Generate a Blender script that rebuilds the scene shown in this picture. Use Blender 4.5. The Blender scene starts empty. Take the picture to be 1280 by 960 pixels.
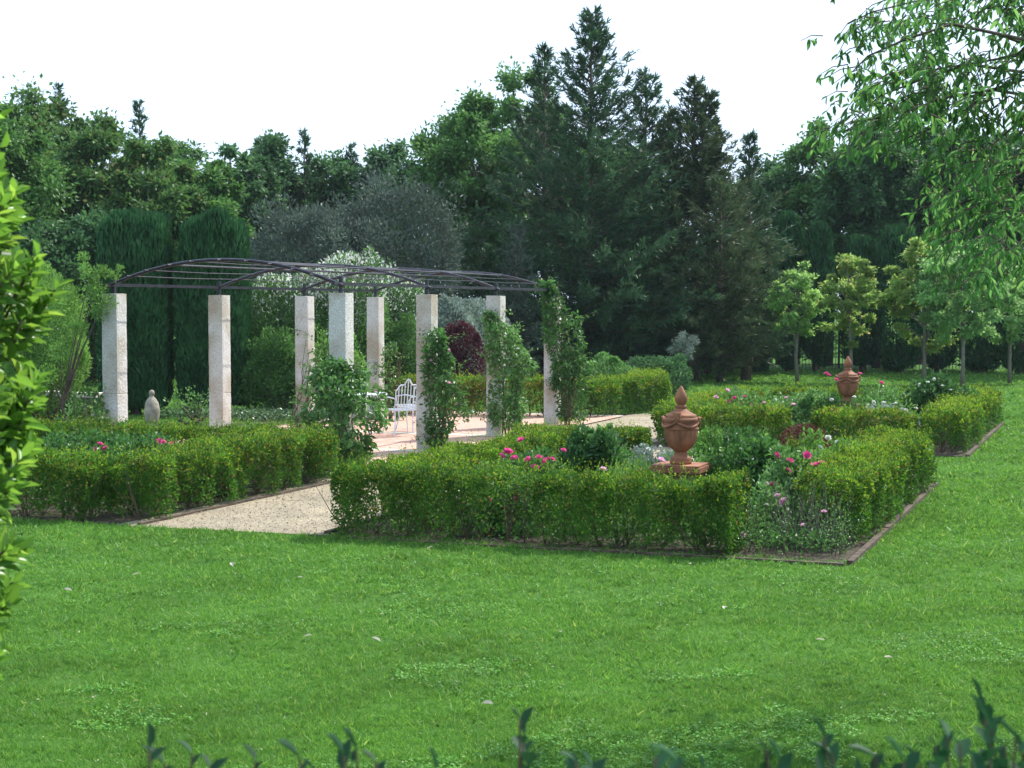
import bpy, math, numpy as np
from mathutils import Vector
rng = np.random.default_rng(7)
S = bpy.context.scene
COL = S.collection
R = math.radians
# ------------------------------------------------------------------ camera, light, exposure
CAM_H = 2.3; FPX = 2037.0; PITCH = math.atan(96/FPX)
cam = bpy.data.cameras.new('camera'); camo = bpy.data.objects.new('camera', cam); COL.objects.link(camo)
camo.location = (0, 0, CAM_H); camo.rotation_euler = (math.pi/2-PITCH, 0, 0)
cam.sensor_width = 36; cam.lens = 36*FPX/1280; cam.clip_start = .1; cam.clip_end = 3000
cam.dof.use_dof = True; cam.dof.focus_distance = 17; cam.dof.aperture_fstop = 10
S.camera = camo
SUN_AZ = 44; SUN_EL = 50          # azimuth from +X towards +Y
sd = Vector((math.cos(R(SUN_AZ))*math.cos(R(SUN_EL)), math.sin(R(SUN_AZ))*math.cos(R(SUN_EL)), math.sin(R(SUN_EL))))
sun = bpy.data.lights.new('sun', 'SUN'); sun.energy = 4.2; sun.angle = R(.6); sun.color = (1, .96, .89)
suno = bpy.data.objects.new('sun', sun); COL.objects.link(suno); suno.location = (20, 10, 30)
suno.rotation_euler = sd.to_track_quat('Z', 'Y').to_euler()
w = bpy.data.worlds.new('World'); S.world = w; w.use_nodes = True
nt = w.node_tree; bg = nt.nodes['Background']; bg.inputs[1].default_value = .11
sky = nt.nodes.new('ShaderNodeTexSky'); sky.sky_type = 'NISHITA'; sky.sun_disc = False
sky.sun_elevation = R(SUN_EL); sky.sun_rotation = R(90-SUN_AZ); sky.dust_density = 3; sky.air_density = 1.2
# thin bright cloud veil over the blue
tc = nt.nodes.new('ShaderNodeTexCoord'); no = nt.nodes.new('ShaderNodeTexNoise'); no.inputs['Scale'].default_value = 1.6
no.inputs['Detail'].default_value = 5
cr = nt.nodes.new('ShaderNodeValToRGB'); cr.color_ramp.elements[0].position = .3; cr.color_ramp.elements[1].position = .6
cr.color_ramp.elements[0].color = (.6, .6, .6, 1); cr.color_ramp.elements[1].color = (.95, .95, .95, 1)
mx = nt.nodes.new('ShaderNodeMix'); mx.data_type = 'RGBA'
nt.links.new(tc.outputs['Generated'], no.inputs['Vector']); nt.links.new(no.outputs['Fac'], cr.inputs[0])
nt.links.new(cr.outputs[0], mx.inputs['Factor']); nt.links.new(sky.outputs[0], mx.inputs['A'])
mx.inputs['B'].default_value = (5.7, 7.2, 9.3, 1)
nt.links.new(mx.outputs['Result'], bg.inputs[0])
vs = S.view_settings; vs.view_transform = 'Standard'; vs.look = 'None'; vs.exposure = .8; vs.gamma = 1
S.render.engine = 'CYCLES'; S.cycles.max_bounces = 6; S.cycles.diffuse_bounces = 3; S.cycles.transmission_bounces = 3
S.cycles.glossy_bounces = 2

# ------------------------------------------------------------------ coordinates
CX, CY = 2.95, 14.46; EX = np.array([.9352, -.3540]); EY = np.array([.3540, .9352])
def G(a, b, z=0):                                   # garden frame -> world
    p = np.array([CX, CY]) + a*EX + b*EY
    return np.array([p[0], p[1], z])
def D(px, py, d):                                   # photo pixel at a given depth -> world
    x = (px-640)/FPX; y = -(py-480)/FPX
    c, s = math.cos(PITCH), math.sin(PITCH)
    v = np.array([x, c + y*s, -s + y*c]); v *= d/v[1]
    return np.array([v[0], v[1], v[2]+CAM_H])
def W(px, py, z=0):
    v = D(px, py, 1.0); t = (CAM_H-z)/(CAM_H-v[2])
    return np.array([v[0]*t, v[1]*t, z])

# ------------------------------------------------------------------ mesh helpers
class MB:
    def __init__(s): s.V = []; s.F4 = []; s.M4 = []; s.n = 0
    def add(s, V, F, m=0):
        V = np.asarray(V, np.float32).reshape(-1, 3); F = np.asarray(F, np.int64).reshape(-1, 4)
        s.V.append(V); s.F4.append(F+s.n); s.n += len(V)
        s.M4.append(np.full(len(F), m, np.int32) if np.isscalar(m) else np.asarray(m, np.int32))
        return s
    def mesh(s, name, mats, smooth=False, off=None):
        V = np.concatenate(s.V); F = np.concatenate(s.F4); M = np.concatenate(s.M4)
        if off is not None: V = V-np.asarray(off, np.float32)
        me = bpy.data.meshes.new(name)
        me.vertices.add(len(V)); me.vertices.foreach_set('co', V.ravel())
        tri = F[:, 2] == F[:, 3]
        tot = np.where(tri, 3, 4); st = np.concatenate([[0], np.cumsum(tot)[:-1]])
        keep = np.ones(F.shape, bool); keep[tri, 3] = False
        loops = F[keep]
        me.loops.add(len(loops)); me.loops.foreach_set('vertex_index', loops.astype(np.int32))
        me.polygons.add(len(F)); me.polygons.foreach_set('loop_start', st.astype(np.int32))
        me.polygons.foreach_set('material_index', M)
        for m in (mats if isinstance(mats, (list, tuple)) else [mats]): me.materials.append(m)
        me.update(calc_edges=True)
        if smooth: me.polygons.foreach_set('use_smooth', np.ones(len(F), bool))
        else: me.polygons.foreach_set('use_smooth', np.zeros(len(F), bool))
        return me
    def build(s, name, mats, parent=None, smooth=False, loc=None):
        off = None
        if parent is not None: off = np.array(parent['_loc'])
        elif loc is not None: off = np.array(loc)
        o = bpy.data.objects.new(name, s.mesh(name, mats, smooth, off)); COL.objects.link(o)
        if parent is not None: o.parent = parent
        elif loc is not None: o.location = loc
        return o
def tag(o, label=None, cat=None, group=None, kind=None):
    if label: o['label'] = label
    if cat: o['category'] = cat
    if group: o['group'] = group
    if kind: o['kind'] = kind
    return o
def thing(name, label, cat, loc=(0, 0, 0), group=None):
    o = bpy.data.objects.new(name, None); COL.objects.link(o); o.location = tuple(float(v) for v in loc)
    o.empty_display_size = .2; o['_loc'] = [float(v) for v in loc]
    return tag(o, label, cat, group)
def dup(root, loc, rz=0, sc=1, label=None, group=None):
    r = root.copy(); COL.objects.link(r); r.location = tuple(float(v) for v in loc); r.rotation_euler = (0, 0, rz)
    r.scale = (sc, sc, sc) if np.isscalar(sc) else sc
    if label: r['label'] = label
    if group: r['group'] = group
    for ch in list(root.children):
        c = ch.copy(); COL.objects.link(c); c.parent = r
        for g in ch.children:
            d = g.copy(); COL.objects.link(d); d.parent = c
    return r
def nrm(v): return v/np.maximum(np.linalg.norm(v, axis=-1, keepdims=True), 1e-9)
def rvec(n, r=rng): return nrm(r.normal(size=(n, 3)))
_nz = np.random.default_rng(99); _nd = _nz.normal(size=(24, 3)); _np = _nz.uniform(0, 6.28, 24)
def lump(P, f=1.0):                                  # cheap smooth noise in about -1..1
    q = np.zeros(len(P))
    for k in range(12):
        q += np.sin((P @ _nd[k])*f*(1+.25*(k % 4)) + _np[k])*(1/(1+.35*(k % 4)))
    return q/4.5
LEAF4 = (np.array([(0, 0, 0), (.45, -.5, .07), (1, 0, -.06), (.45, .5, .07)]), np.array([(0, 1, 2, 3)]))
LEAF6 = (np.array([(0, 0, 0), (.28, -.4, .09), (.68, -.42, .06), (1, 0, -.14), (.68, .42, .06), (.28, .4, .09)]),
         np.array([(0, 1, 2, 3), (0, 3, 4, 5)]))
SPRAY = (np.array([(0, -.22, 0), (.5, -.5, .02), (1, 0, 0), (.5, .5, .02), (0, .22, 0)]), np.array([(0, 1, 2, 3), (0, 3, 4, 4)]))
BLADE = (np.array([(0, -.5, 0), (0, .5, 0), (.6, .38, .06), (.6, -.38, .06), (1, 0, .22)]),
         np.array([(0, 1, 2, 3), (3, 2, 4, 4)]))
BLADE1 = (np.array([(0, -.5, 0), (0, .5, 0), (1, .0, .15)]), np.array([(0, 1, 2, 2)]))
def leaves(mb, P, A, N, L, wr=.5, T=LEAF4, m=0):
    """P base points, A leaf axis, N rough normal, L length, wr width/length"""
    n = len(P)
    if n == 0: return
    A = nrm(A); Sd = nrm(np.cross(A, N)); N = nrm(np.cross(Sd, A))
    L = np.broadcast_to(np.asarray(L, float), (n,)); Wd = L*wr
    t, f = T; k = len(t)
    V = (P[:, None, :] + A[:, None, :]*(t[None, :, 0, None]*L[:, None, None]) + Sd[:, None, :]*(t[None, :, 1, None]*Wd[:, None, None])
         + N[:, None, :]*(t[None, :, 2, None]*L[:, None, None]))
    F = (np.arange(n)[:, None, None]*k + f[None])
    mm = m if np.isscalar(m) else np.repeat(m, len(f))
    # triangles written as (a,b,c,c) keep their form
    mb.add(V, F, mm)
def tube(mb, pts, rad, n=6, m=0, cap=True):
    pts = np.asarray(pts, float); k = len(pts); rad = np.broadcast_to(np.asarray(rad, float), (k,))
    tg = np.gradient(pts, axis=0); tg = nrm(tg)
    ref = np.array([0, 0, 1.]) if abs(tg[0][2]) < .9 else np.array([1., 0, 0])
    a = nrm(np.cross(tg, ref)); b = np.cross(tg, a)
    th = np.arange(n)*2*math.pi/n
    V = pts[:, None] + rad[:, None, None]*(a[:, None]*np.cos(th)[None, :, None] + b[:, None]*np.sin(th)[None, :, None])
    V = V.reshape(-1, 3); F = []
    for i in range(k-1):
        for j in range(n):
            F.append((i*n+j, i*n+(j+1) % n, (i+1)*n+(j+1) % n, (i+1)*n+j))
    if cap:
        V = np.vstack([V, pts[0], pts[-1]])
        for j in range(n):
            F.append((k*n, (j+1) % n, j, j)); F.append((k*n+1, (k-1)*n+j, (k-1)*n+(j+1) % n, (k-1)*n+(j+1) % n))
    mb.add(V, F, m)
def obox(mb, c, sx, sy, sz, u=(1, 0), m=0, z0=None):
    """box centred at c (x,y), from z0 up sz, x axis along u"""
    u = np.array(u, float); v = np.array([-u[1], u[0]]); c = np.asarray(c, float)
    zb = c[2] if z0 is None else z0
    V = []
    for zz in (zb, zb+sz):
        for a, b in ((-1, -1), (1, -1), (1, 1), (-1, 1)):
            p = c[:2]+u*a*sx/2+v*b*sy/2; V.append((p[0], p[1], zz))
    mb.add(V, [(0, 3, 2, 1), (4, 5, 6, 7), (0, 1, 5, 4), (1, 2, 6, 5), (2, 3, 7, 6), (3, 0, 4, 7)], m)
def lathe(mb, prof, c, n=32, m=0, flute=None):
    prof = np.array(prof, float); k = len(prof); th = np.arange(n)*2*math.pi/n
    V = []
    for (r, z) in prof:
        rr = np.full(n, r)
        if flute and flute[0] <= z <= flute[1]: rr = r*(1-flute[2]*np.abs(np.cos(th*flute[3]/2))**6)
        V.append(np.stack([c[0]+rr*np.cos(th), c[1]+rr*np.sin(th), np.full(n, c[2]+z)], 1))
    F = [(i*n+j, i*n+(j+1) % n, (i+1)*n+(j+1) % n, (i+1)*n+j) for i in range(k-1) for j in range(n)]
    mb.add(np.concatenate(V), F, m)

# ------------------------------------------------------------------ materials
def newmat(name):
    m = bpy.data.materials.new(name); m.use_nodes = True
    return m, m.node_tree, m.node_tree.nodes['Principled BSDF']
def leafmat(name, c1, c2, c3=None, trans=.35, rough=.5, spec=.2, nscale=1.2, lo=.62, hi=1.3):
    m, t, b = newmat(name); N = t.nodes; Lk = t.links
    g = N.new('ShaderNodeNewGeometry'); r = N.new('ShaderNodeValToRGB')
    e = r.color_ramp.elements; e[0].color = (*c1, 1); e[1].color = (*c2, 1); e[0].position = 0; e[1].position = .85
    if c3: x = e.new(1.0); x.color = (*c3, 1)
    Lk.new(g.outputs['Random Per Island'], r.inputs[0])
    tc = N.new('ShaderNodeTexCoord'); no = N.new('ShaderNodeTexNoise'); no.inputs['Scale'].default_value = nscale; no.inputs['Detail'].default_value = 3
    Lk.new(tc.outputs['Object'], no.inputs['Vector'])
    mr = N.new('ShaderNodeMapRange'); mr.inputs[1].default_value = .3; mr.inputs[2].default_value = .7; mr.inputs[3].default_value = lo; mr.inputs[4].default_value = hi
    Lk.new(no.outputs['Fac'], mr.inputs[0])
    mu = N.new('ShaderNodeMix'); mu.data_type = 'RGBA'; mu.blend_type = 'MULTIPLY'; mu.inputs['Factor'].default_value = 1
    Lk.new(r.outputs[0], mu.inputs['A']); Lk.new(mr.outputs[0], mu.inputs['B'])
    Lk.new(mu.outputs['Result'], b.inputs['Base Color'])
    b.inputs['Roughness'].default_value = rough; b.inputs['Specular IOR Level'].default_value = spec
    tr = N.new('ShaderNodeBsdfTranslucent'); hs = N.new('ShaderNodeHueSaturation'); hs.inputs['Value'].default_value = 1.5; hs.inputs['Hue'].default_value = .485
    Lk.new(mu.outputs['Result'], hs.inputs['Color']); Lk.new(hs.outputs[0], tr.inputs['Color'])
    ms = N.new('ShaderNodeMixShader'); ms.inputs[0].default_value = trans
    Lk.new(b.outputs[0], ms.inputs[1]); Lk.new(tr.outputs[0], ms.inputs[2]); Lk.new(ms.outputs[0], N['Material Output'].inputs[0])
    return m
def solid(name, c1, c2, scale=8, rough=.8, bump=.3, bscale=40, metal=0, detail=6, spec=.3):
    m, t, b = newmat(name); N = t.nodes; Lk = t.links
    tc = N.new('ShaderNodeTexCoord'); no = N.new('ShaderNodeTexNoise'); no.inputs['Scale'].default_value = scale; no.inputs['Detail'].default_value = detail
    r = N.new('ShaderNodeValToRGB'); r.color_ramp.elements[0].position = .35; r.color_ramp.elements[1].position = .65
    r.color_ramp.elements[0].color = (*c1, 1); r.color_ramp.elements[1].color = (*c2, 1)
    Lk.new(tc.outputs['Object'], no.inputs['Vector']); Lk.new(no.outputs['Fac'], r.inputs[0]); Lk.new(r.outputs[0], b.inputs['Base Color'])
    b.inputs['Roughness'].default_value = rough; b.inputs['Metallic'].default_value = metal; b.inputs['Specular IOR Level'].default_value = spec
    n2 = N.new('ShaderNodeTexNoise'); n2.inputs['Scale'].default_value = bscale; n2.inputs['Detail'].default_value = 8
    bp = N.new('ShaderNodeBump'); bp.inputs['Strength'].default_value = bump; bp.inputs['Distance'].default_value = .02
    Lk.new(tc.outputs['Object'], n2.inputs['Vector']); Lk.new(n2.outputs['Fac'], bp.inputs['Height']); Lk.new(bp.outputs[0], b.inputs['Normal'])
    return m
M_hedge = leafmat('hedge_leaf', (.03, .11, .012), (.06, .18, .016), (.10, .235, .022), nscale=2.6, spec=.2, trans=.38, lo=.5, hi=1.3)
M_hedge_new = leafmat('hedge_new_growth', (.12, .25, .016), (.20, .30, .022), (.29, .23, .04), nscale=2.5, spec=.15, trans=.4)
M_hedge_old = leafmat('hedge_bronze_leaf', (.14, .12, .025), (.20, .14, .035), nscale=3, spec=.15)
M_rose = leafmat('rose_leaf', (.03, .11, .022), (.06, .18, .035), (.11, .24, .05), spec=.42, rough=.4, nscale=3)
M_rosel = leafmat('pale_rose_leaf', (.06, .17, .035), (.11, .26, .06), (.20, .33, .13), spec=.42, rough=.4, nscale=3)
M_peony = leafmat('peony_leaf', (.026, .095, .022), (.05, .155, .034), (.10, .21, .06), spec=.35, rough=.42, nscale=4)
M_silver = leafmat('silver_leaf', (.16, .22, .17), (.28, .34, .28), (.4, .45, .4), trans=.2, nscale=3)
M_strap = leafmat('strap_leaf', (.07, .19, .03), (.12, .27, .05), nscale=3)
M_purple = leafmat('purple_leaf', (.045, .014, .02), (.09, .025, .03), (.14, .05, .04), trans=.25)
M_redball = leafmat('red_leaf', (.07, .02, .015), (.13, .04, .03), (.10, .08, .03), trans=.2)
M_laurel = leafmat('glossy_leaf', (.08, .21, .025), (.15, .33, .04), (.26, .44, .06), trans=.45, rough=.36, spec=.35, nscale=2)
M_fore = leafmat('foreground_leaf_shaded', (.014, .055, .024), (.025, .08, .034), trans=.2, rough=.55, spec=.12, nscale=3)  # dark bluish colour stands in for shade that is not cast on these shoots
M_hang = leafmat('overhanging_leaf', (.05, .16, .04), (.09, .24, .055), (.17, .34, .08), trans=.55, rough=.4, spec=.3, nscale=1.5)
M_sap = leafmat('young_tree_leaf', (.17, .33, .08), (.26, .45, .13), (.34, .5, .18), trans=.5, spec=.2)
M_sapor = leafmat('orange_tinged_leaf', (.15, .28, .06), (.24, .36, .09), (.36, .29, .10), trans=.5, spec=.2)
M_sapg = leafmat('grey_green_young_leaf', (.16, .32, .10), (.24, .42, .15), (.3, .48, .2), trans=.5, spec=.2)
M_broad = leafmat('broadleaf', (.045, .135, .03), (.085, .21, .045), (.14, .28, .07), nscale=.6, spec=.2)
M_broad2 = leafmat('broadleaf_dark', (.032, .10, .035), (.06, .155, .05), (.10, .21, .07), nscale=.6, spec=.2)
M_broad3 = leafmat('broadleaf_rusty_tips', (.045, .13, .03), (.085, .19, .042), (.16, .15, .05), nscale=.5, spec=.2)
M_con = leafmat('conifer_spray', (.028, .078, .036), (.05, .115, .05), (.10, .145, .06), trans=.2, nscale=.5, spec=.15)
M_conb = leafmat('conifer_spray_brownish', (.038, .078, .034), (.07, .115, .046), (.15, .14, .065), trans=.2, nscale=.6, spec=.15)
M_cyp = leafmat('clipped_cypress', (.016, .07, .024), (.03, .105, .034), (.05, .14, .045), trans=.15, nscale=1.4, spec=.15)
M_oleas = leafmat('grey_shrub', (.06, .095, .07), (.11, .145, .11), (.19, .22, .17), trans=.15, nscale=.8, spec=.2)
M_lime = leafmat('lime_shrub', (.085, .21, .04), (.135, .30, .06), (.19, .37, .08), trans=.42, nscale=1.5)
M_white = leafmat('white_petals', (.62, .62, .56), (.8, .8, .75), trans=.25, rough=.6)
M_pink = leafmat('pink_petals', (.62, .04, .20), (.75, .09, .3), (.8, .2, .4), trans=.3, rough=.55)
M_palepink = leafmat('pale_pink_petals', (.7, .38, .5), (.8, .5, .62), trans=.3)
M_ivy = leafmat('ivy_leaf', (.05, .12, .035), (.09, .18, .06), (.16, .25, .12), trans=.2, spec=.5, rough=.4)
M_bark = solid('bark', (.06, .045, .033), (.13, .10, .075), 12, .9, .6, 30)
M_barkp = solid('pale_bark', (.13, .12, .095), (.2, .18, .15), 14, .9, .4, 30)
M_stem = solid('twig', (.07, .05, .03), (.13, .10, .06), 20, .8, .2, 40)
M_gstem = solid('green_stem', (.06, .10, .03), (.09, .14, .04), 20, .7, .1, 40)
M_iron = solid('iron', (.022, .022, .032), (.045, .043, .055), 9, .42, .15, 60, metal=.5, spec=.5)
M_terra = solid('terracotta', (.15, .062, .032), (.33, .14, .07), 6, .75, .25, 70)
M_wood = solid('timber_edging', (.05, .036, .026), (.11, .08, .055), 9, .85, .4, 30)
M_whitem = solid('white_painted_metal', (.55, .6, .64), (.7, .74, .78), 9, .4, .1, 60)
M_greym = solid('grey_metal', (.10, .10, .11), (.17, .17, .18), 9, .4, .1, 60, metal=.4)
M_stat = solid('weathered_stone', (.20, .18, .14), (.38, .33, .26), 7, .9, .5, 40)
M_soil = solid('soil', (.035, .027, .018), (.08, .062, .042), 5, .95, .8, 35)
def stone():
    m, t, b = newmat('rough_limestone'); N = t.nodes; Lk = t.links
    tc = N.new('ShaderNodeTexCoord'); no = N.new('ShaderNodeTexNoise'); no.inputs['Scale'].default_value = 1.7; no.inputs['Detail'].default_value = 9
    r = N.new('ShaderNodeValToRGB'); r.color_ramp.elements[0].position = .36; r.color_ramp.elements[1].position = .56
    r.color_ramp.elements[0].color = (.40, .345, .26, 1); r.color_ramp.elements[1].color = (.57, .56, .52, 1)
    Lk.new(tc.outputs['Object'], no.inputs['Vector']); Lk.new(no.outputs['Fac'], r.inputs[0])
    sp = N.new('ShaderNodeTexNoise'); sp.inputs['Scale'].default_value = 60; sp.inputs['Detail'].default_value = 4
    r2 = N.new('ShaderNodeValToRGB'); r2.color_ramp.elements[0].position = .36; r2.color_ramp.elements[1].position = .5
    r2.color_ramp.elements[0].color = (.55, .52, .46, 1); r2.color_ramp.elements[1].color = (1, 1, 1, 1)
    Lk.new(tc.outputs['Object'], sp.inputs['Vector']); Lk.new(sp.outputs['Fac'], r2.inputs[0])
    mu = N.new('ShaderNodeMix'); mu.data_type = 'RGBA'; mu.blend_type = 'MULTIPLY'; mu.inputs['Factor'].default_value = .8
    Lk.new(r.outputs[0], mu.inputs['A']); Lk.new(r2.outputs[0], mu.inputs['B']); Lk.new(mu.outputs['Result'], b.inputs['Base Color'])
    b.inputs['Roughness'].default_value = .9
    n2 = N.new('ShaderNodeTexNoise'); n2.inputs['Scale'].default_value = 28; n2.inputs['Detail'].default_value = 10
    bp = N.new('ShaderNodeBump'); bp.inputs['Strength'].default_value = .7; bp.inputs['Distance'].default_value = .02
    Lk.new(tc.outputs['Object'], n2.inputs['Vector']); Lk.new(n2.outputs['Fac'], bp.inputs['Height']); Lk.new(bp.outputs[0], b.inputs['Normal'])
    return m
M_stone = stone()
def gravel():
    m, t, b = newmat('pale_gravel'); N = t.nodes; Lk = t.links
    tc = N.new('ShaderNodeTexCoord'); vo = N.new('ShaderNodeTexVoronoi'); vo.inputs['Scale'].default_value = 55
    Lk.new(tc.outputs['Object'], vo.inputs['Vector'])
    r = N.new('ShaderNodeValToRGB'); r.color_ramp.elements[0].color = (.20, .16, .10, 1); r.color_ramp.elements[1].color = (.40, .335, .235, 1)
    sx = N.new('ShaderNodeSeparateColor'); Lk.new(vo.outputs['Color'], sx.inputs[0]); Lk.new(sx.outputs[0], r.inputs[0])
    no = N.new('ShaderNodeTexNoise'); no.inputs['Scale'].default_value = 1.5; no.inputs['Detail'].default_value = 6; Lk.new(tc.outputs['Object'], no.inputs['Vector'])
    mr = N.new('ShaderNodeMapRange'); mr.inputs[1].default_value = .3; mr.inputs[2].default_value = .7; mr.inputs[3].default_value = .7; mr.inputs[4].default_value = 1.15
    Lk.new(no.outputs['Fac'], mr.inputs[0])
    mu = N.new('ShaderNodeMix'); mu.data_type = 'RGBA'; mu.blend_type = 'MULTIPLY'; mu.inputs['Factor'].default_value = 1
    Lk.new(r.outputs[0], mu.inputs['A']); Lk.new(mr.outputs[0], mu.inputs['B']); Lk.new(mu.outputs['Result'], b.inputs['Base Color'])
    bp = N.new('ShaderNodeBump'); bp.inputs['Strength'].default_value = .8; bp.inputs['Distance'].default_value = .012; bp.invert = True
    Lk.new(vo.outputs['Distance'], bp.inputs['Height']); Lk.new(bp.outputs[0], b.inputs['Normal']); b.inputs['Roughness'].default_value = .95
    return m
M_gravel = gravel()
def paving():
    m, t, b = newmat('pink_brick_paving'); N = t.nodes; Lk = t.links
    tc = N.new('ShaderNodeTexCoord'); mp = N.new('ShaderNodeMapping'); mp.inputs['Rotation'].default_value = (0, 0, R(20.7+45))
    br = N.new('ShaderNodeTexBrick'); br.inputs['Scale'].default_value = 4; br.inputs['Color1'].default_value = (.44, .22, .16, 1)
    br.inputs['Color2'].default_value = (.52, .30, .22, 1); br.inputs['Mortar'].default_value = (.42, .34, .27, 1); br.inputs['Mortar Size'].default_value = .02
    Lk.new(tc.outputs['Object'], mp.inputs[0]); Lk.new(mp.outputs[0], br.inputs['Vector']); Lk.new(br.outputs[0], b.inputs['Base Color'])
    b.inputs['Roughness'].default_value = .85
    return m
M_pave = paving()
M_band = solid('pale_stone_band', (.46, .41, .33), (.58, .53, .45), 4, .85, .2, 30)
def groundmat():
    m, t, b = newmat('lawn_ground'); N = t.nodes; Lk = t.links
    tc = N.new('ShaderNodeTexCoord'); no = N.new('ShaderNodeTexNoise'); no.inputs['Scale'].default_value = .5; no.inputs['Detail'].default_value = 10; no.inputs['Roughness'].default_value = .7
    r = N.new('ShaderNodeValToRGB'); r.color_ramp.elements[0].position = .3; r.color_ramp.elements[1].position = .7
    r.color_ramp.elements[0].color = (.035, .10, .015, 1); r.color_ramp.elements[1].color = (.075, .17, .028, 1)
    Lk.new(tc.outputs['Object'], no.inputs['Vector']); Lk.new(no.outputs['Fac'], r.inputs[0]); Lk.new(r.outputs[0], b.inputs['Base Color'])
    b.inputs['Roughness'].default_value = 1; b.inputs['Specular IOR Level'].default_value = .1
    n2 = N.new('ShaderNodeTexNoise'); n2.inputs['Scale'].default_value = 60; bp = N.new('ShaderNodeBump'); bp.inputs['Strength'].default_value = .7; bp.inputs['Distance'].default_value = .03
    Lk.new(tc.outputs['Object'], n2.inputs['Vector']); Lk.new(n2.outputs['Fac'], bp.inputs['Height']); Lk.new(bp.outputs[0], b.inputs['Normal'])
    return m
M_ground = groundmat()
M_grass = leafmat('grass_blade', (.052, .168, .02), (.112, .272, .036), (.26, .37, .08), trans=.4, rough=.5, spec=.3, nscale=.8, lo=.8, hi=1.15)
M_clover = leafmat('clover_leaf', (.07, .23, .03), (.13, .31, .05), (.2, .36, .06), trans=.35, spec=.25, nscale=2)

# ------------------------------------------------------------------ ground, path, terrace, soil
mb = MB(); mb.add([(-350, -40, 0), (350, -40, 0), (350, 700, 0), (-350, 700, 0)], [(0, 1, 2, 3)])
tag(mb.build('ground', M_ground), kind='structure')
def gsheet(name, poly, z, mat):
    mb = MB(); mb.add([G(a, b, z) for a, b in poly], [(0, 1, 2, 3)]); return tag(mb.build(name, mat), kind='structure')
gsheet('soil', [(-7.3, -.02), (-7.3, 19), (-13.5, 19), (-20, -.02)], .004, M_soil)
gsheet('soil', [(-5.15, 0), (0, 0), (0, 7.0), (-5.15, 7.0)], .012, M_soil)
gsheet('soil', [(-5.15, 11.2), (0, 11.2), (0, 18.8), (-5.15, 18.8)], .012, M_soil)
gsheet('gravel_path', [(-7.6, -.1), (-5.0, .02), (-5.0, 24), (-7.6, 24)], .008, M_gravel)
gsheet('gravel_path', [(-4.998, 7.05), (-.9, 7.05), (-.9, 11.2), (-4.998, 11.2)], .008, M_gravel)
gsheet('terrace_paving', [(-12.9, 5.3), (-7.5, 5.3), (-7.5, 18.1), (-12.9, 18.1)], .03, M_pave)
for k, b_ in enumerate((5.3, 8.75, 12.0, 17.8)):
    gsheet('stone_band', [(-12.9, b_), (-7.5, b_), (-7.5, b_+.32), (-12.9, b_+.32)], .034, M_band)

n_ = 5200; P_ = np.array([CX, CY, 0.])+np.outer(rng.uniform(-7.4, -5.2, n_), np.append(EX, 0))+np.outer(rng.uniform(0, 8, n_)**1.0, np.append(EY, 0)); P_[:, 2] = .011
mb = MB(); leaves(mb, P_, rvec(n_)*np.array([1, 1, .3]), rvec(n_)*.5+np.array([0, 0, 1]), .022*(.4+.9*rng.random(n_)), .8, (np.array([(0, 0, 0), (.5, -.5, .0), (1, 0, 0), (.5, .5, 0), (.5, 0, .45)]), np.array([(0, 1, 4, 4), (1, 2, 4, 4), (2, 3, 4, 4), (3, 0, 4, 4)])))
tag(mb.build('loose_gravel', solid('loose_stone', (.30, .25, .17), (.46, .39, .29), 30, .9, .2, 60)), 'loose stones scattered over the pale gravel path', 'gravel', kind='stuff')

# ------------------------------------------------------------------ lawn grass
def garden_ab(P):
    d = P[:, :2]-np.array([CX, CY]); return d@EX, d@EY
def lawn_mask(P):
    a, b = garden_ab(P)
    inside = (b > np.where(a > -5.1, .13, -.02)) & (a < .04) & (b < 18.9)
    gap = (b > 7.1) & (b < 11.1) & (a > -.9)                      # grass way between the two beds
    back = (a < -12.9) & (b > 6.6) & (lump(P*np.array([1, 1, 0]), .9) > -.5)
    return (~inside) | gap | back
def field(n, y0, y1, pw=1.0):
    u = rng.random(n); y = (y0**(-pw)+u*(y1**(-pw)-y0**(-pw)))**(-1/pw)
    P = np.stack([(rng.random(n)*2-1)*(y*.36+1.2), y, np.zeros(n)], 1); return P[lawn_mask(P)]
def grass(n, y0, y1, hl, wl, T, tufts=.35):
    P = field(n, y0, y1); n = len(P)
    # part of the blades gathered into tufts that lean the same way
    k = int(n*tufts/14); Cn = P[:k]; idx = rng.integers(0, k, int(n*tufts)); tl = rng.normal(size=(k, 3))*.5
    off = rng.normal(size=(len(idx), 3))*.016*(Cn[idx][:, 1:2]/y0)**.7; off[:, 2] = 0
    m0 = n-len(idx); P[m0:] = Cn[idx]+off
    q = lump(P, 1.1); q2 = lump(P+7, 6.)
    h = hl*(.62+.35*rng.random(n)+.10*q+.22*q2)*np.where(rng.random(n) < .02, 1.8, 1); h[m0:] *= (.8+.7*rng.random(k))[idx]
    h = np.clip(h, hl*.25, hl*2.3)
    lean = rng.normal(size=(n, 3))*.75; lean[m0:] = tl[idx]+rng.normal(size=(len(idx), 3))*.45; lean[:, 2] = .8
    N = rvec(n); N[:, 2] *= .3; sc = P[:, 1]/y0
    m = MB(); leaves(m, P, lean, N, h*(1+.25*(sc-1)), wl*sc**.8/hl*(.7+.7*rng.random(n)[0]), T); return m
m = grass(860000, 5.5, 16, .033, .0042, BLADE1)
P = field(60000, 6, 17); P = P[(lump(P+3, 2.1)+.6*lump(P, 6)) > .35]; P = np.repeat(P, 4, 0)+rng.normal(size=(len(P)*4, 3))*np.array([.012, .012, .004]); P[:, 2] = .012+.02*rng.random(len(P))
n = len(P); leaves(m, P, rvec(n)*np.array([1, 1, .4])+np.array([0, 0, .25]), rvec(n)*.45+np.array([0, 0, 1]), .017*(.6+.7*rng.random(n)), .8, LEAF4, 1)
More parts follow.
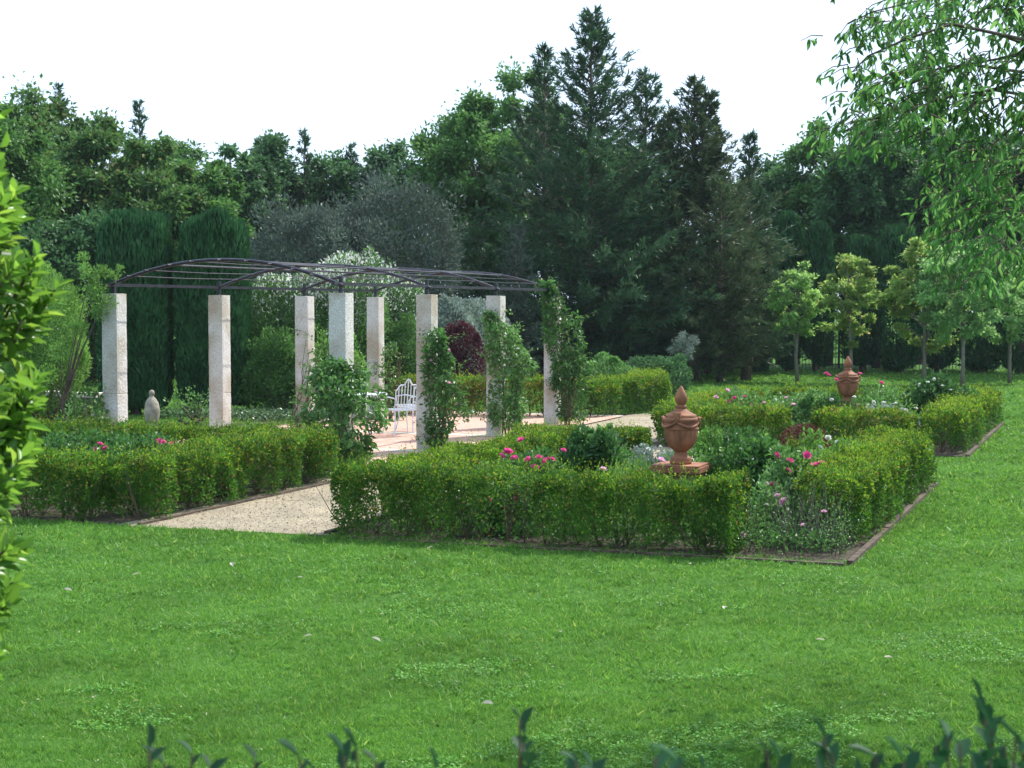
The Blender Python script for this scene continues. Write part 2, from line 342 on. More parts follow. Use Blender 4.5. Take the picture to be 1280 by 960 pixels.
P = field(700, 6, 18); P = np.repeat(P, 7, 0); n = len(P); ph = rng.random(n)*6.28      # broad leaved weeds and coarse tufts
leaves(m, P, np.stack([np.cos(ph), np.sin(ph), .5+.8*rng.random(n)], 1), np.array([[0, 0, 1.]])+rvec(n)*.3, .05*(.5+.7*rng.random(n)), .17, LEAF6, 1)
P = field(500, 6, 18); n = len(P); P[:, 2] = .02; leaves(m, P, rvec(n)*np.array([1, 1, .2]), np.array([[0, 0, 1.]])+rvec(n)*.3, .035*(.5+.7*rng.random(n)), .3, LEAF4, 2)
tag(m.build('lawn_grass', [M_grass, M_clover, leafmat('dry_blade', (.3, .3, .16), (.45, .42, .28), trans=.2)]), 'short bright green lawn grass in the open foreground and around the beds', 'grass', kind='stuff')
m = grass(460000, 16, 60, .05, .011, BLADE1, .25)
tag(m.build('lawn_grass', M_grass), 'green grass of the farther lawn reaching back to the dark trees', 'grass', kind='stuff')

# ------------------------------------------------------------------ foliage volumes
def hedge(p0, p1, wd, h, label, dens=1.0, ls=.024, new=.25, bronze=.03, gaps=(), cat='hedge', name='clipped_hedge', group='clipped hedges around the beds'):
    """p0,p1: garden coordinates of the centre line"""
    A = G(*p0); B = G(*p1); d = (B-A); L = np.linalg.norm(d); u = d/L; v = np.array([-u[1], u[0], 0])
    t = thing(name, label, cat, (A+B)/2, group)
    area = (L+wd)*(2*h+wd)
    ls = ls*1.5; n = int(area*13500*dens*(.024/ls)**2)
    face = rng.random(n); s = rng.random(n)*L
    top = face < wd/(2*h+wd)*1.15
    side = np.where(rng.random(n) < .5, 1, -1)
    dep = rng.exponential(.06, n)+(rng.random(n) < .12)*rng.random(n)*.2
    z = np.where(top, h-dep, h*rng.random(n)**.8)
    y = np.where(top, (rng.random(n)-.5)*wd, side*(wd/2-dep))
    ends = rng.random(n) < wd/(L+wd)*.8
    e = rng.random(n) < .5
    s = np.where(ends, np.where(e, dep, L-dep), s); y = np.where(ends, (rng.random(n)-.5)*wd, y); z = np.where(ends, h*rng.random(n)**.8, z)
    P = A+s[:, None]*u+y[:, None]*v; P[:, 2] = z
    q = lump(P+3, 3.2); q2 = lump(P*np.array([1, 1, .3])+11, 8)
    ph = (s+.12*lump(A+s[:, None]*u, 2.0))/.72*math.pi; sc = np.abs(np.sin(ph))**.5-.75      # single bushes grown together
    P[:, 2] += (z/h)*(.06*q+.05*q2+.085*sc); P += v*(np.sign(y)*(np.abs(y)/(wd/2))*(.08*q+.07*q2+.12*sc))[:, None]; q3 = lump(P+41, 15.); P += v*(np.sign(y)*.03*q3)[:, None]; P[:, 2] += .03*q3*(z/h)
    # rounded upper edges; thinner at the foot
    rr = np.clip((np.abs(y)/(wd/2))**4, 0, 1)*.07; P[:, 2] -= np.where(z > h*.8, rr, 0)
    foot = P[:, 2]/h
    keep = (rng.random(n) < np.clip(.30+.45*q2+.9*sc+foot*2.3, 0, 1)) & (rng.random(n) < .8+.5*q2+.7*q3) & (P[:, 2] > .01)
    for g0, g1, gd in gaps: keep &= ~((s > g0) & (s < g1) & (rng.random(n) < gd))
    P, z, y, top, s = P[keep], z[keep], y[keep], top[keep], s[keep]; n = len(P)
    out = np.zeros((n, 3)); out[:, 2] = .55+.5*top; out += v*np.sign(y)[:, None]*.5*(~top)[:, None]
    Ax = out+rng.normal(size=(n, 3))*.75; Nn = out+rng.normal(size=(n, 3))*.9
    mi = np.zeros(n, int); pr = rng.random(n); zz = P[:, 2]/h
    mi[pr < new*np.clip((zz-.5)*2.4+.1, 0, 1)] = 1; mi[(pr > 1-bronze-.08*(lump(P+20, 2.0) > .7))] = 2
    f = MB(); leaves(f, P, Ax, Nn, ls*(.7+.6*rng.random(n)), .55, LEAF4, mi)
    # standing shoots on top
    k = int(L*wd*300*dens); a = rng.random(k)*L; b = (rng.random(k)-.5)*wd
    Q = A+a[:, None]*u+b[:, None]*v; Q[:, 2] = h*.96+.03*lump(Q+3, 3.2); sh = rng.random((k, 1))**2*1.5+.35; ld = rng.normal(size=(k, 3))*.3*np.array([1, 1, 0])+np.array([0, 0, 1])
    for j in range(6):
        PP = Q+ld*(j*.019)*sh+rng.normal(size=(k, 3))*.006
        kk = rng.random(k) < .75
        leaves(f, PP[kk], (rvec(k)*.7+np.array([0, 0, .8]))[kk], rvec(k)[kk], ls*.7, .5, LEAF4, 1 if j > 3 else int(0))
    f.build('foliage', [M_hedge, M_hedge_new, M_hedge_old], t)
    sm = MB(); k = max(3, int(L/.16*dens))
    for i in range(k):
        s0 = (i+.2+.6*rng.random())/k*L; y0 = (rng.random()-.5)*wd*.6
        b0 = A+u*s0+v*y0; b0[2] = .0
        for j in range(4):
            e_ = b0+u*rng.normal()*.13+v*rng.normal()*.14; e_[2] = h*(.6+.3*rng.random())
            mid = (b0+e_)/2+rng.normal(size=3)*.02
            tube(sm, [b0, mid, e_], [.007, .005, .002], 4, cap=False)
    sm.build('stems', M_stem, t)
    return t
def blob(mb, c, r, n, ls, wr=.55, m=0, T=LEAF4, lf=2.5, la=.18, depth=.25, sq=2.0, axis='out', cut=None, mfun=None, up=.5, spread=.7):
    """leaves in the outer part of a lumpy super-ellipsoid"""
    c = np.asarray(c, float); r = np.asarray(r, float)
    d = rvec(n); k = (np.abs(d)**sq).sum(1)**(-1/sq); d2 = d*k[:, None]
    rad = 1-np.minimum(rng.exponential(depth*.5, n), .95)
    q = lump(c+d2*r, lf/np.mean(r)*.5); q2 = lump(c+d2*r+5, lf*2.5/np.mean(r)*.5)
    rad = rad*(1+la*q+la*.6*q2)
    P = c+d2*r*rad[:, None]
    keep = P[:, 2] > .01
    keep &= rng.random(n) < .8+.5*q2
    if cut is not None: keep &= cut(P)
    P = P[keep]; o = nrm(d2[keep]*r/ r.mean()); n = len(P)
    if axis == 'out': Ax = o+np.array([0, 0, up])+rng.normal(size=(n, 3))*spread
    elif axis == 'up': Ax = np.array([0, 0, 1.])+o*.25+rng.normal(size=(n, 3))*spread*.5
    elif axis == 'down': Ax = np.array([0, 0, -1.])+o*.5+rng.normal(size=(n, 3))*spread*.6
    Nn = o+np.array([0, 0, .4])+rng.normal(size=(n, 3))*.6
    mm = m if mfun is None else mfun(P, o)
    leaves(mb, P, Ax, Nn, ls*(.65+.7*rng.random(n)), wr, T, mm)
    return P, o
# blossoms -----------------------------------------------------------
def blossom_mesh(name, mat, r=.04, layers=((7, 1.0, .2), (6, .75, .6), (5, .5, 1.0), (4, .28, 1.35))):
    b = MB()
    for cnt, rr, tilt in layers:
        for i in range(cnt):
            a = 6.283*i/cnt+rng.random()*.6; o = np.array([math.cos(a), math.sin(a), 0])
            ax = o*math.cos(tilt)+np.array([0, 0, math.sin(tilt)])
            up = np.array([0, 0, 1])*math.cos(tilt)-o*math.sin(tilt)
            leaves(b, np.array([[0, 0, 0.]]), ax[None], up[None], r*(.75+.3*rr)*(.9+.2*rng.random()), .95,
                   (np.array([(0, -.1, 0), (.6, -.5, .05), (1, -.2, .16), (1, .2, .16), (.6, .5, .05), (0, .1, 0)]), np.array([(0, 1, 4, 5), (1, 2, 3, 4)])))
    return b.mesh(name, mat)
BM = {'pink': blossom_mesh('blossom', M_pink, .05), 'pale': blossom_mesh('blossom', M_palepink, .05),
      'white': blossom_mesh('blossom', M_white, .036), 'bigpink': blossom_mesh('blossom', M_pink, .065)}
def blossom(parent, p, kind, sc=1.0):
    o = bpy.data.objects.new('blossom', BM[kind]); COL.objects.link(o); o.parent = parent
    l = np.asarray(p)-np.array(parent['_loc']); o.location = tuple(float(v) for v in l)
    o.rotation_euler = (rng.normal()*.5-.4+.9*(rng.random() < .6), rng.normal()*.4, rng.random()*6.28); o.scale = (sc,)*3
    return o
def stems(mb, base, P, k, r0=.006, bend=.04, m=0):
    for i in rng.integers(0, len(P), k):
        e = P[i]; b0 = np.array(base)+np.array([rng.normal()*.05, rng.normal()*.05, 0])
        mid = b0*.45+e*.55+rng.normal(size=3)*bend; mid[2] = b0[2]+(e[2]-b0[2])*.55
        tube(mb, [b0, mid, e], [r0, r0*.75, r0*.35], 5, m, cap=False)
def rose_bush(c, rad, h, label, fl, mat=M_rose, n=2600, ls=.045, kind='pink', name='rose_bush', cat='rose bush', group='rose bushes in the beds', nrand=0, fsc=1.0, loose=.3, stemm=None):
    """fl: explicit blossom world positions"""
    c = np.array([c[0], c[1], 0.]); t = thing(name, label, cat, c, group)
    f = MB(); P, o = blob(f, c+np.array([0, 0, h*.52]), (rad, rad, h*.48), int(n*.8), ls*1.3, .55, lf=3.5, la=.3, depth=loose+.4, T=LEAF6)
    for k in range(9):
        q = P[rng.integers(0, len(P))]; q = q+(q-c)*np.array([.15, .15, .08]); blob(f, q, (rad*.28, rad*.28, h*.2), int(n*.07), ls*1.2, .55, la=.3, depth=.8, T=LEAF6)
    f.build('foliage', mat, t)
    s = MB(); stems(s, c, P, 16)
    top = P[P[:, 2] > h*.55]
    pts = [np.asarray(q) for q in fl]
    cand = P[(P[:, 2] > h*.5) & (P[:, 1] < c[1]+rad*.5)]
    for i in range(nrand): pts.append(cand[rng.integers(0, len(cand))]+np.array([0, -.02, .04]))
    for q in pts:
        b0 = c+rng.normal(size=3)*.06; b0[2] = .1
        tube(s, [b0, (b0+q)/2+rng.normal(size=3)*.03, q-np.array([0, 0, .01])], [.005, .004, .003], 4, cap=False)
    s.build('stems', stemm or M_gstem, t)
    for q in pts:
        kd = kind if isinstance(kind, str) else kind[rng.integers(0, len(kind))]
        blossom(t, q, kd, fsc*(.8+.4*rng.random()))
    return t

# ------------------------------------------------------------------ hedges
H = .66
hedge((-7.72, .3), (-7.72, 4.7), .66, .66, 'hedge along the left edge of the gravel path, running back to the rose-wrapped pillar', ls=.026, bronze=.06, new=.3)
hedge((-14.5, .33), (-8.05, .33), .66, .66, 'hedge fronting the left rose bed, beside the glossy shrub at the left edge', ls=.026, bronze=.08, new=.26)
hedge((-15.5, 5.0), (-7.7, 5.0), .6, .62, 'hedge behind the left rose bed, in front of the bare white pillars', ls=.028, dens=.8, new=.35)
hedge((-5.12, .33), (-1.0, .33), .66, .68, 'dark fronted hedge along the lawn before the nearer urn, ragged and thin at its foot', dens=1.0, ls=.024, new=.22,
      gaps=((1.75, 2.15, .7), (2.95, 3.1, .5), (1.1, 1.25, .5), (.55, .65, .4)))
hedge((-.29, 1.0), (-.29, 6.7), .66, .68, 'long hedge along the right side of the nearer bed above the timber edging', ls=.025, new=.42, gaps=((0, .35, .45),))
hedge((-4.85, 1.0), (-4.85, 6.5), .6, .64, 'hedge between the nearer urn bed and the pergola terrace', ls=.026, new=.42)
hedge((-4.5, 6.75), (-3.75, 6.75), .6, .62, 'short hedge at the back left corner of the nearer bed by the pale path', ls=.027, new=.3)
hedge((-1.85, 6.6), (-1.45, 6.6), .5, .5, 'small round topped green bush hedge right beside the dark red ball shrub', ls=.027, new=.3)
hedge((-1.2, 6.7), (-.68, 6.7), .5, .58, 'short hedge closing the back right corner of the nearer bed', ls=.027, new=.4)
hedge((-4.85, 11.5), (-2.75, 11.5), .6, .64, 'left half of the front hedge of the farther bed, olive green', dens=.8, ls=.034, new=.5, bronze=.08)
hedge((-2.35, 11.5), (-.75, 11.5), .6, .62, 'right half of the front hedge of the farther bed, behind the dark red ball shrub', dens=.8, ls=.034, new=.5, bronze=.08)
hedge((-.33, 11.5), (-.33, 18.5), .66, .66, 'hedge on the far right, along the right side of the farther bed', dens=.8, ls=.034, new=.6)
hedge((-4.85, 12.0), (-4.85, 18.2), .6, .62, 'yellowish hedge along the left side of the farther bed', dens=.8, ls=.036, new=.65)
hedge((-4.5, 18.45), (-.75, 18.45), .6, .6, 'hedge closing the back of the farther bed behind the farther urn', dens=.8, ls=.038, new=.6)
def w2g(x, y): d = np.array([x-CX, y-CY]); return (float(d@EX), float(d@EY))
hedge(w2g(1.25, 33.6), w2g(3.15, 36.2), .8, .72, 'hedge beyond the path bend, right of the last rose-wrapped pillar', dens=.8, ls=.038, new=.35)
hedge(w2g(3.0, 36.4), w2g(3.3, 39.5), .8, .72, 'hedge continuing away behind the path bend towards the back lawn', dens=.7, ls=.04, new=.4)
hedge(w2g(-2.4, 34.9), w2g(.9, 33.9), .7, .78, 'reddish flecked hedge at the far end of the brick terrace, seen between pillars', dens=.8, ls=.04, new=.35, bronze=.3)

# dying corner: sprigs and bare twigs where the front hedge stops
c = G(-.75, .45); t = thing('sparse_shrub', 'thin half bare twiggy sprigs filling the front corner gap of the hedge', 'shrub', c)
f = MB(); s = MB()
for i in range(34):
    b0 = G(-1.0+rng.random()*.95, .1+rng.random()*.6); hh = .25+.4*rng.random()
    e = b0+np.array([rng.normal()*.1, rng.normal()*.1, hh]); tube(s, [b0, (b0+e)/2+rng.normal(size=3)*.02, e], [.004, .003, .0015], 4, cap=False)
    k = 46; tt = rng.random(k)**.8; P = b0+(e-b0)*tt[:, None]+rng.normal(size=(k, 3))*.035
    leaves(f, P, rvec(k)+np.array([0, 0, .5]), rvec(k), .024*(.7+.5*rng.random(k)), .5, LEAF4)
f.build('foliage', [M_rosel], t); s.build('twigs', M_stem, t)
for q in (D(1004, 657, 15), D(972, 620, 15.6), D(928, 668, 15.1), D(958, 605, 16), D(1030, 640, 15.2)): blossom(t, q, 'pale', .55)
# grey dead twigs
c = G(-.5, .9); t = thing('dead_shrub', 'bare grey twiggy remains of a hedge plant at the front right corner', 'shrub', c)
s = MB()
for i in range(90):
    b0 = c+np.array([rng.normal()*.16, rng.normal()*.12, 0]); e = b0+np.array([rng.normal()*.16, rng.normal()*.12, .35+.35*rng.random()])
    tube(s, [b0, (b0+e)/2+rng.normal(size=3)*.03, e], [.0035, .0025, .001], 4, cap=False)
s.build('twigs', M_barkp, t)

# ------------------------------------------------------------------ timber edging
def edging(a, b, label, hh=.045):
    A = G(*a); B = G(*b); L = np.linalg.norm(B-A); u = (B-A)[:2]/L
    m_ = MB(); n = max(1, int(L/1.8))
    V = []
    for i in range(n):
        c_ = A+(B-A)*((i+.5)/n); obox(m_, c_+np.array([0, 0, 0]), L/n-.012, .06, hh+.01*rng.random(), u, z0=0)
    o = m_.build('timber_edging', M_wood, loc=tuple((A+B)/2)); tag(o, label, 'edging board', 'timber edging boards'); return o
edging((.07, -.02), (.07, 6.9), 'low timber edging board along the lawn side of the nearer bed')
edging((-5.3, -.06), (.03, -.06), 'timber edging under the ragged front hedge, facing the foreground lawn', .018)
edging((.07, 11.2), (.07, 18.7), 'timber edging board along the farther bed at the right')
edging((-7.35, 0), (-7.35, 4.9), 'dark timber edging between the gravel path and the left bed', .03)
edging((-5.2, .1), (-5.2, 6.9), 'timber edging on the gravel path side of the nearer bed', .03)

# ------------------------------------------------------------------ pergola
HP = 2.5
A0 = np.array([-5.98, 24.52]); B0 = np.array([-2.43, 23.2]); BAY = np.array([1.072, 2.83])
rowA = [A0+BAY*k for k in range(4)]; rowB = [B0+BAY*k for k in range(4)]
pg = thing('pergola', 'pergola of eight square pale stone pillars under an arched dark iron roof frame', 'pergola', ((A0+B0)/2).tolist()+[0])
def pillar(p, w_, seam, seed):
    b = MB(); hs = [z for z in np.linspace(0, HP, 46)]
    if seam: hs = sorted(hs+[seam-.012, seam-.005, seam+.005, seam+.012])
    n = 5; ring = []
    for i in range(n): ring.append((-.5+i/n, -.5))
    for i in range(n): ring.append((.5, -.5+i/n))
    for i in range(n): ring.append((.5-i/n, .5))
    for i in range(n): ring.append((-.5, .5-i/n))
    ring = np.array(ring); k = len(ring); V = []
    for z in hs:
        ww = w_*(.965 if (seam and abs(z-seam) < .008) else 1)
        q = ring*ww; corner = (np.abs(ring[:, 0]) > .49) & (np.abs(ring[:, 1]) > .49); q = np.where(corner[:, None], q*.97, q)
        P3 = np.concatenate([q, np.full((k, 1), z)], 1)
        dd = lump(P3+seed*3, 7)*.0022+lump(P3+seed, 33)*.0022
        q = q*(1+dd/(w_/2))[:, None]
        xy = p+q[:, :1]*EX+q[:, 1:]*EY; V.append(np.concatenate([xy, np.full((k, 1), z+(.006*lump(P3+seed, 8)[:, None] if z == HP else 0))], 1))
    V = np.concatenate(V); F = [(i*k+j, i*k+(j+1) % k, (i+1)*k+(j+1) % k, (i+1)*k+j) for i in range(len(hs)-1) for j in range(k)]
    V = np.vstack([V, [p[0], p[1], HP+.004]]); t0 = (len(hs)-1)*k
    F += [(len(V)-1, t0+j, t0+(j+1) % k, t0+(j+1) % k) for j in range(k)]
    b.add(V, F); return b
for i, p in enumerate(rowA): pillar(p, .27, {0: 1.0, 1: .86}.get(i), i+1).build('pillar', M_stone, pg)
for i, p in enumerate(rowB): pillar(p, .27, None, i+11).build('pillar', M_stone, pg)
ZB = HP+.13
for row in (rowA, rowB):
    for p in row:
        b = MB(); obox(b, (p[0], p[1], 0), .05, .05, .24, EX, z0=HP); b.build('post', M_iron, pg)
    b = MB(); e0 = row[0]-EY*.25; e1 = row[3]+EY*.12; c_ = (e0+e1)/2
    obox(b, (c_[0], c_[1], 0), .045, np.linalg.norm(e1-e0), .045, EX, z0=ZB-.02); b.build('edge_beam', M_iron, pg)
def archp(k, t_):                                   # t 0..1 across
    a = A0+BAY*k; b = B0+BAY*k; p = a+(b-a)*t_
    if k == 0: p = p-EY*.08
    half = 1.0; rise = .36
    Rr = (half*half*3.6+rise*rise)/(2*rise)         # shallow circle
    x = (t_-.5)*2*math.sqrt(3.6); z = math.sqrt(max(Rr*Rr-x*x, 0))-(Rr-rise)
    return np.array([p[0], p[1], ZB+z])
for k in range(4):
    b = MB(); tube(b, [archp(k, t_) for t_ in np.linspace(-.02, 1.02, 25)], .026, 8); b.build('arch', M_iron, pg)
for i, t_ in enumerate((.1, .18, .28, .38, .5, .62, .72, .82, .9)):
    thick = i in (2, 4, 6)
    P0 = archp(0, t_); P3 = archp(3, t_); dv = (P3-P0)/np.linalg.norm(P3-P0)
    b = MB(); sag = [P0+(P3-P0)*s_-np.array([0, 0, 0 if thick else .012*math.sin(s_*3*math.pi)**2]) for s_ in np.linspace(0, 1, 13)]
    sag[0] = P0-dv*.13; tube(b, sag, .016 if thick else .007, 6)
    if not thick: tube(b, [P0-dv*.15, P0-dv*.11], .014, 6)
    b.build('purlin', M_iron, pg)

# climbing roses
def climber(p, prof, label, n, ls, mat, fl=0, kind='pale', bare=False, side=(0, 0)):
    """prof: list of (z, radius, dx) in metres; dx along EX"""
    base = np.array([p[0], p[1], 0])-np.append(EY*.2, 0); t = thing('climbing_rose', label, 'climbing rose', base, 'climbing roses on the pergola pillars')
    pr = np.array(prof); z = pr[0, 0]+rng.random(n)*(pr[-1, 0]-pr[0, 0]); rad = np.interp(z, pr[:, 0], pr[:, 1]); dx = np.interp(z, pr[:, 0], pr[:, 2])
    th = rng.random(n)*6.283; rr = rad*(1-np.minimum(rng.exponential(.22, n), .8))
    P = np.stack([base[0]+dx*EX[0]+rr*np.cos(th), base[1]+dx*EX[1]+rr*np.sin(th)*.8, z], 1)
    q = lump(P+p[0], 4); P[:, :2] += (P[:, :2]-base[:2])*(.45*q+.3*lump(P+p[0]*2, 9))[:, None]; keep = rng.random(n) < .7+1.0*lump(P+9, 8)+1.1*lump(P+13, 4.5)-.08
    # nothing inside the stone
    d = P[:, :2]-p; a = np.abs(d@EX); b_ = np.abs(d@EY); keep &= ~((a < .14) & (b_ < .14))
    P = P[keep]; n = len(P); o = nrm(np.stack([np.cos(th[keep]), np.sin(th[keep]), np.zeros(n)], 1))
    ls = ls*1.35; f = MB(); leaves(f, P, o*.6+np.array([0, 0, -.25])+rng.normal(size=(n, 3))*.6, o*.5+np.array([0, 0, .8])+rng.normal(size=(n, 3))*.5, ls*(.6+.7*rng.random(n)), .5, LEAF6)
    s = MB()
    for i in range(9):
        zz = np.linspace(0, pr[-1, 0]*(.6+.4*rng.random()), 9); x0 = rng.normal()*.08
        cxs = np.interp(zz, pr[:, 0], pr[:, 2])+x0+np.cumsum(rng.normal(size=9)*.03)
        pts = np.stack([base[0]+cxs*EX[0], base[1]+cxs*EX[1]-.03, zz], 1); tube(s, pts, np.linspace(.012, .004, 9), 5, cap=False)
    for i in range(int(12+n/75)):                             # arching free shoots
        q0 = P[rng.integers(0, n)]; dr = o[rng.integers(0, n)]*(.15+.33*rng.random()); e = q0+dr+np.array([0, 0, .15*rng.random()])
        tube(s, [q0, (q0+e)/2+np.array([0, 0, .05]), e], [.004, .003, .002], 4, cap=False)
        k = 14; PP = q0+(e-q0)*rng.random(k)[:, None]+rng.normal(size=(k, 3))*.03
        leaves(f, PP, rvec(k)+np.array([0, 0, -.2]), rvec(k)*.5+np.array([0, 0, 1]), ls*.8, .5, LEAF6)
    f.build('foliage', mat, t); s.build('stems', M_stem, t)
    near = P[P[:, 1] < base[1]+.05]
    for i in range(fl): blossom(t, near[rng.integers(0, len(near))]+np.array([0, -.05, .02]), kind if isinstance(kind, str) else kind[i % len(kind)], .55+.4*rng.random())
    return t
climber(rowB[0], [(.1, .22, .1), (.35, .38, .1), (.7, .5, .06), (1.0, .56, .03), (1.25, .45, .08), (1.55, .22, .12)], 'bushy climbing rose without blooms round the foot of the nearest pillar', 5200, .075, M_rosel, 3, 'white')
climber(rowB[1], [(.05, .12, .3), (.4, .26, .34), (.9, .3, .32), (1.4, .26, .3), (1.8, .22, .24), (2.02, .1, .2)], 'dark climbing rose with a few pale pink blooms on the second front pillar', 3900, .058, M_rose, 13, 'pale')
climber(rowB[2], [(.2, .26, .3), (.6, .36, .32), (1.0, .3, .32), (1.5, .3, .24), (1.9, .24, .14), (2.2, .1, -.05)], 'loose climbing rose dotted with white blooms on the third front pillar', 3600, .06, M_rosel, 16, 'white')
climber(rowB[3], [(.1, .24, .42), (.6, .28, .42), (1.2, .27, .36), (1.7, .33, .26), (2.2, .27, .16), (2.5, .2, .04), (2.8, .08, -.05)], 'tall climbing rose covering the farthest front pillar right up to the iron roof', 5200, .062, M_rose, 15, 'white')
climber(rowA[2], [(.1, .1, -.1), (.6, .14, .1), (1.2, .14, .2), (1.75, .06, .3)], 'thin sparse climbing rose at the third back pillar', 500, .06, M_rosel, 3, 'white')
climber(rowA[0], [(.2, .2, -.25), (.7, .28, -.3), (1.1, .12, -.35)], 'small leggy climbing rose left of the leftmost pillar', 900, .06, M_rosel, 1, 'white')
climber(rowA[3], [(.1, .12, .5), (.7, .22, .5), (1.3, .14, .55), (1.6, .06, .6)], 'thin rambling rose shoots beside the white garden chairs at the farthest back pillar', 420, .065, M_rosel, 1, 'white')

# ------------------------------------------------------------------ garden furniture
def slat_chair(c, rz, label):
    t = thing('garden_chair', label, 'chair', (0, 0, 0), 'white metal garden chairs')
    b = MB()
    for y in np.linspace(-.2, .2, 9): tube(b, [(-.22, y, .45), (.22, y, .45)], .011, 5)
    tube(b, [(-.23, -.23, .45), (.23, -.23, .45), (.23, .23, .45), (-.23, .23, .45), (-.23, -.23, .45)], .014, 6); b.build('seat', M_whitem, t)
    b = MB()
    def top(y): return .9+.07*math.cos(y/.23*math.pi*1.0)+.03*math.cos(y/.23*math.pi*3)
    ys = np.linspace(-.23, .23, 21); tube(b, [(.23+.09*((top(y)-.45)/.5), y, top(y)) for y in ys], .013, 6)
    tube(b, [(.245, y, .55) for y in ys], .011, 5)
    for y in np.linspace(-.23, .23, 9): tube(b, [(.235, y, .46), (.28, y, .7), (.23+.09*((top(y)-.45)/.5), y, top(y))], .009, 5)
    b.build('backrest', M_whitem, t)
    for sy in (-1, 1):
        b = MB(); tube(b, [(.26, sy*.24, .66), (.05, sy*.27, .68), (-.18, sy*.27, .65), (-.22, sy*.25, .58), (-.2, sy*.24, .46)], .012, 6); b.build('armrest', M_whitem, t)
        for sx in (-1, 1):
            b = MB(); tube(b, [(sx*.22, sy*.22, .45), (sx*.2, sy*.2, .25), (sx*.26, sy*.25, .01)], [.015, .012, .014], 6); b.build('leg', M_whitem, t)
    t.location = c; t.rotation_euler = (0, 0, rz); return t
ch = slat_chair((-1.97, 28.9, .034), R(-62), 'white slatted metal garden chair nearest the camera on the brick terrace')
def cdup(c, rz, label):
    r = dup(ch, c, rz, 1, label); return r
cdup((-1.78, 29.75, .034), R(-48), 'white slatted metal garden chair just behind the nearer chair by the table')
cdup((-2.95, 30.6, .034), R(95), 'white metal garden chair at the far side of the terrace table, mostly behind the pillar')
t = thing('garden_table', 'round white topped garden table with curled dark metal legs under the pergola', 'table', (-2.75, 29.1, .034))
b = MB(); lathe(b, [(0, .735), (.5, .735), (.52, .725), (.52, .70), (.5, .69), (0, .69)], (-2.75, 29.1, .034), 36); b.build('tabletop', M_whitem, t, smooth=False)
for k in range(4):
    a = k*math.pi/2+.6; b = MB(); o = np.array([math.cos(a), math.sin(a)])
    tube(b, [(-2.75+o[0]*r_, 29.1+o[1]*r_, .034+z_) for r_, z_ in ((.32, .69), (.16, .5), (.1, .36), (.18, .2), (.34, .1), (.42, .02), (.47, .03))], .017, 6); b.build('leg', M_greym, t)
# ------------------------------------------------------------------ urns
def urn(c, label):
    t = thing('garden_urn', label, 'urn', c, 'terracotta urns in the rose beds')
    zb = .59; b = MB()
    obox(b, (*c[:2], 0), .44, .44, .44, EX, z0=.012); obox(b, (*c[:2], 0), .50, .50, .04, EX, z0=.452); obox(b, (*c[:2], 0), .57, .57, .055, EX, z0=.492); obox(b, (*c[:2], 0), .53, .53, .02, EX, z0=.547)
    b.build('pedestal', M_terra, t); z0 = .567; o3 = (c[0], c[1], z0)
    b = MB(); lathe(b, [(0, 0), (.118, 0), (.122, .03), (.112, .045), (.118, .06), (.1, .08), (.085, .09), (.07, .12), (.068, .135)], o3, 40); b.build('foot', M_terra, t, True)
    b = MB(); lathe(b, [(.066, .132), (.08, .15), (.125, .185), (.16, .235), (.18, .3), (.187, .36), (.188, .385)], o3, 128, flute=(.14, .384, .07, 18)); b.build('bowl', M_terra, t, True)
    b = MB(); lathe(b, [(.185, .38), (.198, .386), (.198, .40), (.188, .405), (.19, .455), (.198, .47), (.205, .48), (.206, .505), (.196, .512), (.16, .514)], o3, 64); b.build('rim', M_terra, t, True)
    b = MB(); lathe(b, [(.17, .512), (.172, .54), (.16, .55), (.14, .555), (.1, .58), (.075, .6), (.06, .615)], o3, 48); b.build('lid', M_terra, t, True)
    b = MB(); lathe(b, [(.055, .612), (.065, .625), (.066, .64), (.052, .65), (.04, .655), (.055, .67), (.07, .71), (.068, .745), (.05, .79), (.028, .83), (.01, .86), (0, .868)], o3, 32); b.build('finial', M_terra, t, True)
    b = MB()
    for k in range(4):                              # swags and bows round the rim
        a0 = k*math.pi/2-.35; aa = np.linspace(a0, a0+math.pi/2, 15)
        pts = [(c[0]+.2*math.cos(a), c[1]+.2*math.sin(a), z0+.475-.06*math.sin((a-a0)*2)) for a in aa]
        tube(b, pts, .011+.010*np.sin((aa-a0)*2), 8)
        for da, dz in ((-.12, .02), (.12, .02), (0, -.02)):
            p = np.array([c[0]+.2*math.cos(a0), c[1]+.2*math.sin(a0), z0+.495]); q = np.array([c[0]+.212*math.cos(a0+da), c[1]+.212*math.sin(a0+da), z0+.495+dz])
            tube(b, [p, q], [.012, .018], 6)
    b.build('garland', M_terra, t, True)
    b = MB(); a0 = -math.pi/2-.35; q = (c[0]+.17*math.cos(a0), c[1]+.17*math.sin(a0), 0)
    obox(b, q, .085, .05, .05, (math.cos(a0+math.pi/2), math.sin(a0+math.pi/2)), z0=z0+.525); b.build('handle', M_terra, t)
    return t
urn((1.87, 18.0, 0), 'nearer terracotta urn with flame finial and fluted bowl on a square plinth')
urn((5.98, 29.0, 0), 'farther terracotta urn with flame finial, half hidden by roses')

